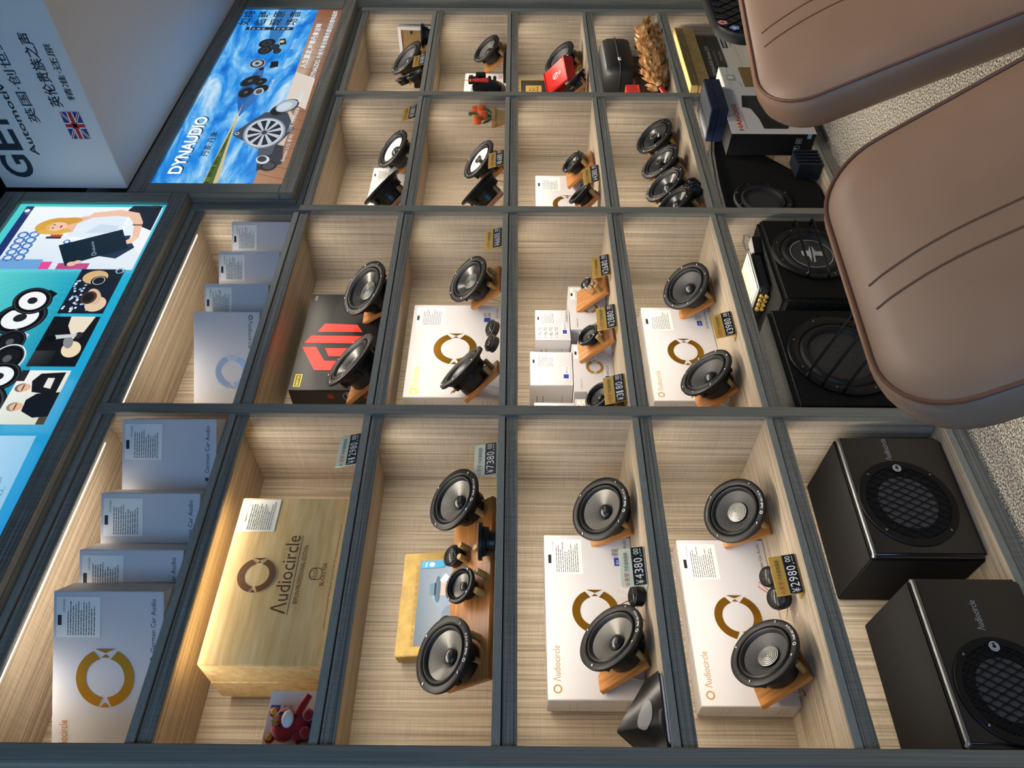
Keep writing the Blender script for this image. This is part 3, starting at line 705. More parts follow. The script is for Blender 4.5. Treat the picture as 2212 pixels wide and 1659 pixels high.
# bay 3
spk('white-cone speaker with dark dome, right of a small white carton on the top open shelf', 'wooden easel right of the small white carton on the top open shelf', 2.520, 0.105, 1.567, 8, 43, 0.0807, 'white', 2)
spk('white-cone speaker seen from its side, left end of the third bay', 'wooden easel of the sideways white-cone speaker on the top open shelf', 2.245, 0.085, 1.572, -32, 44, 0.0830, 'white', 2)
spk('white coaxial speaker beside the 1680 price tag', 'wooden easel behind the 1680 price tag', 2.454, 0.105, 1.243, 2, 48, 0.0802, 'whitecoax', 3)
spk('black-backed coaxial speaker cut off by the upright left of the 1680 price tag', 'wooden easel cut off by the upright left of the 1680 tag', 2.250, 0.085, 1.235, -38, 46, 0.0830, 'whitecoax', 3)
spk('small black midrange speaker on an easel behind the second 4380 tag', 'square wooden easel behind the second 4380 tag', 2.442, 0.105, 0.898, -8, 47, 0.0476, 'poly', 4, W=.11, Lh=.13)
spk('small black midrange speaker at the left end in front of the gold ring carton', 'wooden easel at the left end beside the gold ring carton', 2.205, 0.075, 0.885, -25, 45, 0.0480, 'poly', 4, W=.10, Lh=.12)
spk('black coaxial speaker, rightmost of the four leaning in a row', 'wooden easel under the rightmost of the four leaning speakers', 2.603, 0.095, 0.580, 0, 43, 0.0790, 'coax', 5, screws=8)
spk('black coaxial speaker, second from the right of the four leaning in a row', 'wooden easel under the second of the four leaning speakers', 2.412, 0.082, 0.583, -8, 43, 0.0790, 'coax', 5, screws=8)
spk('dark glossy speaker with round cap, third of the four leaning in a row', 'wooden easel under the third of the four leaning speakers', 2.240, 0.060, 0.590, -11, 44, 0.0790, 'poly', 5, screws=8)
spk('dark glossy speaker half hidden by the upright, leftmost of the four leaning in a row', 'wooden easel under the leftmost of the four leaning speakers', 2.093, 0.026, 0.583, -14, 44, 0.0700, 'poly', 5, screws=8)
# bay 4
spk('grey-cone speaker with a pointed centre, on an easel above the red amplifier', 'wooden easel above the red amplifier', 3.318, 0.100, 1.238, 6, 40, 0.0720, 'white' if False else 'woven', 3)
spk('black speaker standing behind the red amplifier', 'wooden easel behind the red amplifier', 3.252, 0.105, 0.918, 4, 44, 0.0807, 'paper', 4, W=.12)
spk('small silver-rimmed speaker peeping from under the red amplifier', 'wooden block easel under the red amplifier', 2.925, 0.030, 0.868, -30, 42, 0.0480, 'poly', 4, W=.09, Lh=.10)
# black pod speakers on the top open shelf of bay 4
spk('deep black bass speaker with chrome rim in front of a picture frame', 'wooden easel under the deep black bass speaker by the picture frame', 3.239, 0.105, 1.585, 4, 40, 0.0891, 'paper', 2, screws=6)
speaker('black driver lying face up in front of the picture frame', (3.345, .058, KZ[2] + .0012 + .050 * .78), 0, 90, .050, 'paper', screws=4)

# ------------------------------------------------------------------ tweeters
def tweeter(label, pos, az, el, r=.024, h=.02, rim=None, group='dome tweeters', wires=None, grille=True, name='dome_tweeter'):
    a, b, n = basis(rad(az), rad(el))
    Mx = frameM(a, b, n, pos)
    t = thing(name, label, 'tweeter', group=group, M=Mx)
    MB().lathe([(1e-4, -h), (r * .82, -h), (r * .9, -h * .9), (r * .9, -.004), (r, -.003), (r, .001), (r * .93, .0025), (r * .86, .0015)], 28).build('housing', rim or black_m, t, smooth=True)
    MB().lathe([(r * .86, .0012)] + [(r * .86 * cos(pi / 2 * i / 5) + 1e-4, .0012 + r * .34 * sin(pi / 2 * i / 5)) for i in range(1, 6)], 24).build('dome', mat('tweeter_dome', '1a1a1b', 0.3), t, smooth=True)
    if grille:
        g = MB()
        for k in range(-3, 4):
            x = r * .23 * k; y = math.sqrt(max((r * .84) ** 2 - x * x, 0))
            pts = lambda f: [f(u) for u in (-1, -.5, 0, .5, 1)]
            g.tube([(x, y * u, .0016 + r * .36 * math.sqrt(max(1 - (x * x + y * y * u * u) / (r * .86) ** 2, 0))) for u in (-1, -.5, 0, .5, 1)], .0006, 4)
            g.tube([(y * u, x, .0016 + r * .36 * math.sqrt(max(1 - (x * x + y * y * u * u) / (r * .86) ** 2, 0))) for u in (-1, -.5, 0, .5, 1)], .0006, 4)
        tag(g.build('mesh_grille', black_m, t), None, None, kind='stuff')
    if wires:
        Mi = Mx.inverted()
        for q, pts in enumerate(wires):
            MB().tube([Mi @ Vector(p) for p in pts], .0011, 5).build('lead_wire', wire_red if q % 2 == 0 else wire_w, t, smooth=True)
    return t
z = KZ[4]
tweeter('black dome tweeter with looping leads behind the 4380 price tag', (.735, .085, z + .027), 0, 78, .024, .021,
        wires=[[(.735, .10, z + .012), (.75, .13, z + .02), (.742, .14, z + .045), (.728, .135, z + .05), (.72, .125, z + .03), (.705, .12, z + .012), (.69, .115, z + .004)],
               [(.738, .10, z + .010), (.765, .125, z + .03), (.775, .13, z + .05), (.76, .13, z + .055), (.748, .12, z + .03), (.73, .11, z + .006)]])
z = KZ[5]
tweeter('black dome tweeter with red leads beside the 2980 price tag', (.742, .105, z + .0355), 20, 45, .026, .022,
        wires=[[(.75, .12, z + .02), (.77, .14, z + .035), (.80, .145, z + .055), (.785, .14, z + .06), (.76, .13, z + .04)],
               [(.73, .12, z + .012), (.70, .125, z + .02), (.685, .11, z + .012), (.70, .095, z + .004)]])
tweeter('second black dome tweeter hidden behind the 2980 price tag', (.806, .132, z + .0340), 20, 45, .024, .022)
z = KZ[3]
tweeter('grey dome tweeter with pale leads, nearer one before the carton with yellow lettering', (1.497, .085, z + .0305), -5, 60, .026, .019, rim=mat('dark_grey_shell', '3a3632', 0.4), wires=[[], ] if False else None)
tweeter('grey dome tweeter, farther one before the carton with yellow lettering', (1.562, .090, z + .0305), 10, 60, .026, .019, rim=mat('dark_grey_shell', '3a3632', 0.4))
z = KZ[5]
tweeter('small black tweeter standing on edge, nearer one by the four leaning speakers', (2.122, .010, z + .0262), 75, 5, .024, .022, rim=black_gloss)
tweeter('small black tweeter standing on edge, farther one by the four leaning speakers', (2.164, .014, z + .0262), 75, 5, .024, .022, rim=black_gloss,
        wires=[[(2.17, .03, z + .02), (2.20, .035, z + .012), (2.235, .03, z + .006), (2.25, .04, z + .004)]])
# bay 2, fourth shelf: three small units on square easels
tweeter('silver tweeter on the honey-wood easel beside the 2680 price tag', (1.768, .098, .886), -4, 44, .022, .034, rim=chrome_m, grille=False)
easel('honey-wood easel with silver tweeter behind the 2680 price tag', (1.768, .098, .886), -4, 44, .03, KZ[4], .095, .125, off=.036)
spk('small black midrange speaker behind the 2880 price tag', 'honey-wood easel behind the 2880 price tag', 1.546, 0.100, 0.894, -8, 42, 0.0360, 'paper', 4, W=.095, Lh=.125)
spk('small black midrange speaker cut off by the upright, left end of the small-carton shelf', 'honey-wood easel cut off by the upright on the small-carton shelf', 1.292, 0.070, 0.884, -8, 42, 0.0420, 'paper', 4, W=.09, Lh=.11)

# ------------------------------------------------------------------ long plinth board with a speaker set, bay 1 third shelf
z = KZ[3]
el = 42; a, b, n = basis(0, rad(el))
base = Vector((.765, .075, z + .0012))
base = Vector((.765, .070 + .0, z + .0008 + .015 * n.z))
t = thing('speaker_plinth', 'long honey-wood plinth board carrying the component set by the 7380 tag', 'stand', M=frameM(a, b, n, base))
MB().box(-.215, .215, 0, .125, -.015, -.0003).build('wooden_plate', teak_m, t, bevel=.0014)
for px, py in ((-.175, .028), (-.125, .028), (-.03, .018), (.015, .018), (.07, .075), (.10, .075), (.075, .025), (.175, .03), (.205, .03), (-.105, .085)):
    MB().lathe([(.0075, -.001), (.0075, .026), (.0066, .028), (1e-4, .028)], 14, Matrix.Translation((px, py, 0))).build('peg', peg_m, t, smooth=True)
def onplate(px, py, d): return base + a * px + b * py + n * d
def plinth_spk(label, px, py, R, kind, **k):
    p = onplate(px, py, R * .78 + .0012); speaker(label, p, 0, el, R, kind, **k)
plinth_spk('woven-cone speaker at the right end of the long plinth, under the 7380 tag', .203, .068, .078, 'woven', text=True)
plinth_spk('woven-cone speaker at the left end of the long plinth before the gold box', -.168, .068, .078, 'woven', text=True)
plinth_spk('small woven midrange speaker in the middle of the long plinth', -.007, .060, .042, 'woven')
tweeter('dome tweeter at the top of the long plinth, right of the gold box picture', onplate(.085, .105, .022), 0, el, .026, .021)
tweeter('dome tweeter half hidden behind the left plinth speaker', onplate(-.085, .115, .022), 0, el, .026, .021)
# driver lying on its magnet, facing up
speaker('small black driver lying on its magnet in front of the long plinth', (.838, .036, z + .0012 + .042 * .78), 0, 90, .042, 'woven')

# ------------------------------------------------------------------ white product cartons
def carton(label, X, Y, Z, yaw, W, H, D, design=1, group='white speaker cartons', name='product_carton', logo='gold'):
    """X,Y = lower front right corner; Z = underside"""
    t = thing(name, label, 'box', (X, Y, Z + .0006), yaw, group)
    MB().box(-W, 0, .0062, D, 0, H).build('body', paper_s, t, bevel=.0012)
    MB().box(-W - .0006, .0006, 0, .0054, 0, H).build('lid', paper_w, t, bevel=.0012)
    MB().box(-W + .002, -.002, .005, .0066, .002, H - .002).build('lid_joint', groove_m, t)
    P = Print(.0004); G = Print(.0005)
    F = FRONT
    if design in (1, 2, 3, 6, 7):
        lw, lh = min(W * .235, .095), min(H * .40, .088)
        spec_label(Print(.0004), -lw - W * .03, H - lh - H * .03, lw, lh).build('spec_sticker', t, F)
    if design in (1, 3):
        ring_logo(G, -W * .5, H * .46, H * .255)
        P.text('Λudiocircle', -W * .905, H * .865, w=W * .20, h=H * .075, col='a8803a'); P.ring(-W * .945, H * .90, H * .030, H * .045, 'a8803a')
    if design == 1:
        P.text('German Car Audio', -W * .245, H * .055, w=W * .22, col='54545a'); P.ell(-W * .27, H * .075, .0035, .0035, '54545a')
    if design == 1:
        T_ = Print(.0004); T_.text('www.audiocircle.de', -W * .62, D * .35, w=W * .42, h=.014, col='b8a274'); T_.build('top_print', t, Matrix.Translation((0, 0, H)) @ TOP)
    if design == 3:
        P.text('German Car Audio', -W * .245, H * .055, w=W * .22, col='54545a')
    if design in (3,):
        P.rect(-W * .21, H * .14, -W * .155, H * .21, '27419a'); P.text('官方', -W * .20, H * .16, w=W * .03, col='ffffff'); P.text('澳信', -W * .145, H * .185, w=W * .05, col='222222'); P.text('正品', -W * .145, H * .14, w=W * .05, col='222222')
    if design == 2:
        P.text('German Car Audio', -W * .35, H * .07, w=W * .31, col='3a4048'); P.ell(-W * .39, H * .095, .0045, .0045, '3a4048')
        ring_logo(G, -W * .5, H * .52, H * .265)
        G.text('Λudiocircle', -W * .955, H * .855, w=W * .21, h=H * .08, col='b8923a')
    if design == 7:
        P.text('German Car Audio', -W * .35, H * .07, w=W * .31, col='3a4048'); P.ell(-W * .39, H * .095, .0045, .0045, '3a4048')
    if design == 4:
        ring_logo(G, -W * .5, H * .42, H * .25)
        for sx in range(11): pass
        P.text('Λudiocircle', -W * .035, H * .135, w=W * .24, h=H * .06, col='3a4350', rot=0) if False else None
        # wordmark printed upside down at the lower right corner, as it stands
        P.text('Λudiocircle', -W * .07, H * .17, w=W * .235, h=H * .065, col='2f3742', rot=pi); P.ring(-W * .045, H * .135, H * .022, H * .034, '2f3742')
    if design == 5:
        ring_logo(G, -W * .5, H * .50, H * .235)
        P.text('Λudiocircle', -W * .9, H * .86, w=W * .20, h=H * .075, col='f0d430'); P.ring(-W * .945, H * .895, H * .030, H * .045, 'f0d430')
        lw, lh = .085, .088; spec_label(Print(.0004), -lw - .012, H - lh - .010, lw, lh).build('spec_sticker', t, F)
        P.rect(-W * .20, H * .13, -W * .15, H * .20, '27419a'); P.text('澳信', -W * .14, H * .175, w=W * .045, col='222222'); P.text('正品', -W * .14, H * .13, w=W * .045, col='222222'); P.text('Car Audio', -W * .16, H * .045, w=W * .12, col='54545a')
    if P.f: P.build('printed_label', t, F)
    if G.f: G.build('ring_emblem', t, F, gold_foil if logo == 'gold' else silver_foil)
    # marks on the left end
    E = Print(.0004)
    E.text('Λudiocircle', .016, H * .17, w=.04, col='77736e'); E.rect(.016, H * .10, .05, H * .105, '8b8781'); E.rect(.016, H * .13, .055, H * .135, '8b8781')
    for q in ((.012, H * .70, .055, H * .703), (.012, H * .77, .055, H * .773)): E.rect(*q, '77736e')
    E.build('end_print', t, Matrix.Translation((-W, D * .0 + .0, 0)) @ frameM((0, -1, 0), (0, 0, 1), (-1, 0, 0), (0, D, 0)))
    return t
YW = rad(-40)
for k, (x, y, ds, lab) in enumerate(((.679, -.034, 2, 'white carton with the big gold ring, front one of the fan on the high shelf'),
                                     (.786, -.008, 7, 'white carton, second of the fan behind the gold ring one on the high shelf'),
                                     (.923, -.016, 7, 'white carton, third of the fan on the high shelf'),
                                     (1.106, -.052, 7, 'white carton, last of the fan, by the upright on the high shelf'))):
    carton(lab, x, y, KZ[1], YW, .345 if k == 0 else .36, .222, .072, ds, 'fanned cartons on the high shelf')
for k, (x, y, ds, lab) in enumerate(((1.516, -.011, 4, 'white carton with silver-gold ring and upside-down wordmark, high shelf of the second bay'),
                                     (1.628, -.014, 6, 'white carton with spec label, second of the far fan on the high shelf'),
                                     (1.779, -.008, 6, 'white carton with spec label, third of the far fan on the high shelf'),
                                     (1.931, -.002, 6, 'white carton, last of the far fan next to the upright on the high shelf'))):
    carton(lab, x, y, KZ[1], rad(-42), .33, .182, .062, ds, 'fanned cartons on the high shelf', logo='silver' if k == 0 else 'gold')
carton('white ring-emblem carton behind the woven-cone speakers and 4380 tag', .951, .206, KZ[4], rad(2), .402, .213, .070, 3)
carton('white ring-emblem carton behind the ribbed-cap speakers and 2980 tag', .945, .214, KZ[5], rad(1), .402, .213, .066, 1)
carton('tall white carton with yellow lettering behind two polished speakers', 1.782, .208, KZ[3], rad(1), .390, .280, .070, 5)
carton('white ring-emblem carton beside the 3980 price tag', 1.777, .208, KZ[5], 0, .386, .215, .070, 3)
carton('small white carton behind the white-cone speakers', 2.517, .185, KZ[2], 0, .30, .168, .070, 6)
carton('white ring-emblem carton behind the small midrange speakers', 2.487, .195, KZ[4], 0, .36, .213, .070, 3)
# ------------------------------------------------------------------ price tags
def price_tag(label, X, Y, Z, price, style='gold', tilt=16, yaw=0.0, W=.092, H=.056):
    Mx = Matrix.Translation((X, Y, Z + .0006)) @ Matrix.Rotation(yaw, 4, 'Z')
    t = thing('price_tag', label, 'price tag', group='price tags', M=Mx)
    tl = rad(tilt)
    R_ = Matrix.Translation((0, 0, .002)) @ Matrix.Rotation(-tl, 4, 'X')
    MB().box(-W / 2, W / 2, 0, .0025, 0, H, R_).build('tag_plate', gold_plate if style == 'gold' else pale_plate, t, bevel=.0006, seg=1)
    MB().box(-W / 2 + .0015, W / 2 - .0015, -.0028, -.0003, .001, H * .50, R_).build('number_strip', mat('number_black', '15171c', 0.35), t, bevel=.0005, seg=1)
    MB().box(-W / 2, W / 2, .0005, .030, 0, .0018).build('tag_foot', gold_plate if style == 'gold' else pale_plate, t)
    P = Print(.0003); y0 = H * .5
    P.ring(-W * .43, y0 + H * .24, .0022, .0032, 'b0281e', n=18); P.text('天宇', -W * .37, y0 + H * .14, w=W * .22, h=H * .21, col='a82a1e')
    P.text('汽车音响连锁', -W * .11, y0 + H * .15, w=W * .50, h=H * .17, col='2a2418')
    P.build('heading_print', t, R_ @ FRONT)
    Q = Print(.0031)
    dg, ct = price.split('.')
    Q.text('¥', -W * .47, H * .09, w=W * .10, h=H * .32, col='d6dce2')
    n = len(dg); dw = W * .56 / n
    for i, ch in enumerate(dg): Q.text(ch, -W * .34 + dw * i, H * .09, w=dw * (.78 if ch != '1' else .4), h=H * .33, col='e2e6ea'); Q.z -= Q.dz
    Q.ell(W * .245, H * .11, .0014, .0014, 'e2e6ea', n=10)
    Q.text(ct, W * .29, H * .20, w=W * .15, h=H * .20, col='e2e6ea'); Q.rect(W * .29, H * .12, W * .44, H * .14, 'e2e6ea')
    Q.build('price_print', t, R_ @ FRONT)
    return t
price_tag('pale price tag reading 12980, half hidden by the shelf lip beside the pine box', 1.078, .020, KZ[2], '12980.00', 'pale')
price_tag('pale price tag reading 7380, at the right end of the plinth shelf', 1.054, .020, KZ[3], '7380.00', 'pale')
price_tag('pale price tag reading 4380, before the white carton over the 2980 shelf', .785, .040, KZ[4], '4380.00', 'pale')
price_tag('gold price tag reading 2980, above the subwoofers', .767, .035, KZ[5], '2980.00', tilt=20)
price_tag('gold price tag reading 6600, right of the polished speaker', 1.896, .022, KZ[3], '6600.00')
price_tag('gold price tag reading 2680, by the silver tweeter', 1.785, .035, KZ[4], '2680.00', tilt=20)
price_tag('gold price tag reading 2880, in the middle of the small-carton shelf', 1.562, .035, KZ[4], '2880.00', tilt=20)
price_tag('gold price tag reading 3180, left end of the small-carton shelf', 1.285, .025, KZ[4], '3180.00', tilt=20)
price_tag('gold price tag reading 3980, on the shelf above the bass boxes', 1.535, .035, KZ[5], '3980.00', tilt=20)
price_tag('gold price tag half hidden by the lip of the white-cone speaker shelf', 2.640, .018, KZ[2], '13080.00')
price_tag('gold price tag reading 1680, before the coaxial speaker', 2.352, .030, KZ[3], '1680.00')
price_tag('gold price tag in the third bay, before the small midrange on its square easel', 2.262, .030, KZ[4], '4380.00', tilt=20)
price_tag('gold price tag before the deep black bass speaker of the fourth bay', 3.070, .025, KZ[2], '14380.00')

# ------------------------------------------------------------------ pine presentation case
t = thing('presentation_case', 'pale pine presentation case with burnt-in ring emblem and lettering', 'box', (.968, .070, KZ[2] + .0006), rad(.6))
W, H, D = .398, .268, .182
MB().box(-W, 0, .095, D, 0, H).build('case_body', pine_m, t, bevel=.0018)
MB().box(-W, 0, 0, .091, 0, H).build('case_lid', pine_m, t, bevel=.0018)
MB().box(-W + .004, -.004, .0905, .0955, .004, H - .004).build('lid_joint', groove_m, t)
P = Print(.0004)
ring_logo(P, -.199, .192, .0415, '6a4322')
P.text('Λudiocircle', -.289, .112, w=.188, h=.033, col='57341a')
P.rect(-.291, .1065, -.101, .1078, '57341a')
P.text('BERLIN PROFESSIONAL EDITION', -.266, .090, w=.140, h=.0098, col='57341a')
P.text('BL-C6.2 V2A', -.224, .041, w=.054, h=.0093, col='57341a')
P.text('Λudiocircle  Kreuzenstrasse 98  74076 Heilbronn  Tel:+49 7131-278 1778  info@audiocircle.de  www.audiocircle.de', -.322, .022, w=.252, h=.0054, col='6b4a2a')
P.ring(-.196, .068, .0125, .0145, '6a4322', sy=.62); P.ring(-.196, .070, .008, .0095, '6a4322', sy=.62); P.rect(-.2105, .057, -.209, .069, '6a4322'); P.rect(-.183, .057, -.1815, .069, '6a4322'); P.ring(-.196, .057, .0125, .0145, '6a4322', pi, 2 * pi, sy=.62)
Q = spec_label(Print(.0004), -.091, .177, .086, .087, 'f2eedc', black=False); Q.rect(-.066, .249, -.041, .259, 'b9b7a8'); Q.build('spec_sticker', t, FRONT)
P.build('burnt_lettering', t, FRONT)

# small white carton and plush toy at the left end of the pine case shelf
t = thing('small_carton', 'small white carton with pale gold ring behind the red plush toy', 'box', (.519, .062, KZ[2] + .0006))
MB().box(-.112, 0, .0, .06, 0, .103).build('body', paper_w, t, bevel=.0012)
MB().box(-.110, -.002, .0595, .0625, .002, .1).build('back_flap', paper_s, t)
P = Print(.0004); ring_logo(P, -.066, .048, .025, 'b9a56a'); P.text('Λudiocircle', -.100, .084, w=.028, col='b9a56a')
P.rect(-.040, .080, -.028, .098, '27419a'); P.text('澳信', -.041, .068, w=.013, col='333333'); P.text('正品', -.041, .056, w=.013, col='333333')
P.build('printed_label', t, FRONT)
t = thing('plush_toy', 'red plush tiger toy with white muzzle and gold forehead mark', 'toy', (.443, .026, KZ[2] + .0008))
red_f = noisy('red_plush', [(0.3, '7d0d10'), (0.7, 'a81a1a')], (1, 1, 1), 300, 3, 0.9, 0.4, sheen=0.4, spec=0.2)
wht_f = noisy('white_plush', [(0.3, 'd8d4ce'), (0.7, 'f0ece8')], (1, 1, 1), 300, 3, 0.9, 0.3, sheen=0.3)
MB().sphere((0, .012, .024), .027, .024, .024).build('body', red_f, t, smooth=True)
MB().sphere((.002, .004, .056), .030, .027, .025, 20, 14).build('head', red_f, t, smooth=True)
MB().sphere((.006, -.020, .046), .016, .010, .011).build('muzzle', wht_f, t, smooth=True)
for sx in (-1, 1):
    e = MB().sphere((sx * .023 + .002, .004, .080), .010, .006, .010).build('ear', red_f, t, smooth=True)
    MB().sphere((sx * .023 + .002, -.001, .080), .006, .003, .006).build('inner_ear', mat('yellow_felt', 'c9a22c', 0.9), e, smooth=True)
    MB().sphere((sx * .011 + .004, -.0215, .060), .0035, .002, .004).build('eye', black_gloss, t, smooth=True)
MB().tube([(.018, -.004, .032), (.032, -.010, .026), (.052, -.014, .014)], [.009, .008, .006], 10).build('arm', red_f, t, smooth=True)
MB().tube([(-.018, -.004, .030), (-.030, -.010, .020)], [.009, .007], 10).build('arm', red_f, t, smooth=True)
for sx in (-1, 1): MB().sphere((sx * .016, -.012, .011), .011, .014, .010).build('leg', red_f, t, smooth=True)
g = MB(); g.box(-.008, .010, -.0248, -.0225, .070, .0725); g.box(-.006, .008, -.0258, -.0235, .065, .0672); g.box(0, .0025, -.0255, -.023, .063, .075)
g.build('forehead_mark', gold_plate, t)

# ------------------------------------------------------------------ gold box with picture, third shelf of bay 1
t = thing('gold_box', 'worn gold box with an inset picture of a man in a hat, behind the plinth', 'box', (.912, .200, KZ[3] + .0098), 0)
W, H, D = .258, .222, .038
MT = Matrix.Rotation(rad(-9), 4, 'X')
go = noisy('gold_card', [(0.3, '8f7a48'), (0.7, 'a89160')], (1, 1, 1), 30, 3, 0.42, 0.05, metal=0.35)
go2 = noisy('worn_gold_card', [(0.3, '8a7136'), (0.7, 'a58a48')], (1, 1, 1), 30, 3, 0.42, 0.05, metal=0.3)
f = MB(); f.box(-W, 0, 0, D, 0, H, MT); f.build('box_body', go2, t, bevel=.0015)
P = Print(.0005)
P.grad([(-W + .022, .02), (-.022, .02), (-.022, H - .042), (-W + .022, H - .042)], ['c9d0d6', 'b8c2cc', '6a7d90', '4f6172'])
for k in range(12): P.rect(-W + .02 + .0175 * k, H - .040, -W + .031 + .0175 * k, H - .034, '8a6d28'); P.z -= P.dz
P.up()
P.ell(-.110, .085, .05, .06, '8fa2b4'); P.ell(-.165, .09, .025, .03, '7c90a4')
P.poly([(-.15, .02), (-.05, .02), (-.045, .075), (-.075, .10), (-.12, .10), (-.15, .07)], 'd8e2ea'); P.poly([(-.122, .02), (-.082, .02), (-.085, .095), (-.115, .095)], '2a3038')
P.ell(-.10, .118, .017, .022, 'c9b8a8'); P.ell(-.10, .102, .012, .008, '3a3a3c'); P.ell(-.10, .132, .034, .007, '4a6a80'); P.poly([(-.118, .133), (-.082, .133), (-.086, .152), (-.114, .152)], '5f8298')
P.rect(-.116, .135, -.084, .140, '1d2a34'); P.poly([(-.075, .10), (-.06, .115), (-.078, .128), (-.086, .12)], 'dfe8ee')
P.poly([(-.044, .118), (-.026, .118), (-.026, .176), (-.044, .176)], '3fa2cc'); P.ell(-.035, .150, .006, .007, 'e6f4fa'); P.text('V2A', -.042, .162, w=.013, col='f4fafc')
P.text('AUDIO', -W + .02, .006, w=.05, h=.009, col='80631f')
P.build('inset_picture', t, MT @ FRONT)

# ------------------------------------------------------------------ brochures at the left end of the fourth shelf
t = thing('brochure', 'black brochure with a silver oval, its page curling up beside the carton', 'brochure', (.46, .028, KZ[4] + .0046))
def sheet(x0, x1, y0, y1, zf, n=14, m=8, th=.0006):
    vs = []; fs = []
    for i in range(n + 1):
        for j in range(m + 1):
            u, v = i / n, j / m; vs.append((x0 + (x1 - x0) * u, y0 + (y1 - y0) * v, zf(u, v)))
    k = len(vs); vs += [(x, y, z_ - th) for x, y, z_ in vs]
    q = lambda i, j: i * (m + 1) + j
    for i in range(n):
        for j in range(m):
            fs.append((q(i, j), q(i + 1, j), q(i + 1, j + 1), q(i, j + 1))); fs.append((k + q(i, j), k + q(i, j + 1), k + q(i + 1, j + 1), k + q(i + 1, j)))
    for i in range(n): fs.append((q(i, 0), k + q(i, 0), k + q(i + 1, 0), q(i + 1, 0))); fs.append((q(i, m), q(i + 1, m), k + q(i + 1, m), k + q(i, m)))
    for j in range(m): fs.append((q(0, j), q(0, j + 1), k + q(0, j + 1), k + q(0, j))); fs.append((q(n, j), k + q(n, j), k + q(n, j + 1), q(n, j + 1)))
    return MB().add(vs, fs)
def zf(u, v):
    ks = ((0, .046), (.08, .050), (.18, .066), (.30, .084), (.5, .066), (1, .018))
    for (a0, h0), (a1, h1) in zip(ks, ks[1:]):
        if u <= a1 + 1e-9: hh = h0 + (h1 - h0) * (u - a0) / (a1 - a0); break
    return .003 + hh * v
br_m = mat('black_gloss_paper', '1b1a19', 0.28, spec=0.5)
sheet(-.055, .085, -.018, .035, zf, n=28, th=.0007).build('cover_page', br_m, t, smooth=True)
ov = MB(); vs = []; fs = []
for k in range(7):
    for i in range(32):
        a_ = 2 * pi * i / 32; u = .46 + .20 * (k / 6 + .001) * cos(a_); v = .42 + .17 * (k / 6 + .001) * sin(a_)
        vs.append((-.055 + .14 * u, -.018 + .053 * v - .0008, zf(u, v) + .0008))
for k in range(6):
    for i in range(32): fs.append((k * 32 + i, (k + 1) * 32 + i, (k + 1) * 32 + (i + 1) % 32, k * 32 + (i + 1) % 32))
ov.add(vs, fs); ov.build('oval_print', mat('silver_grey_print', '9a9490', 0.35), t, smooth=True)
MB().box(-.055, .080, -.020, .10, 0, .0024).build('inner_pages', mat('dark_pages', '23262c', 0.4), t)
for k in range(2):
    t2 = thing('brochure', ['dark closed brochure at the bottom of the small stack', 'pale closed brochure under the curled black one'][k], 'brochure', (.462 + .004 * k, .026 + .003 * k, KZ[4] + .0006 + .0020 * k))
    MB().box(-.052, .072, -.022, .11, 0, .0008).build('cover_page', mat('slate_cover', '3a4452', 0.35) if k == 0 else paper_w, t2)
    MB().box(-.051, .071, -.021, .109, .0008, .0018).build('inner_pages', paper_s, t2)

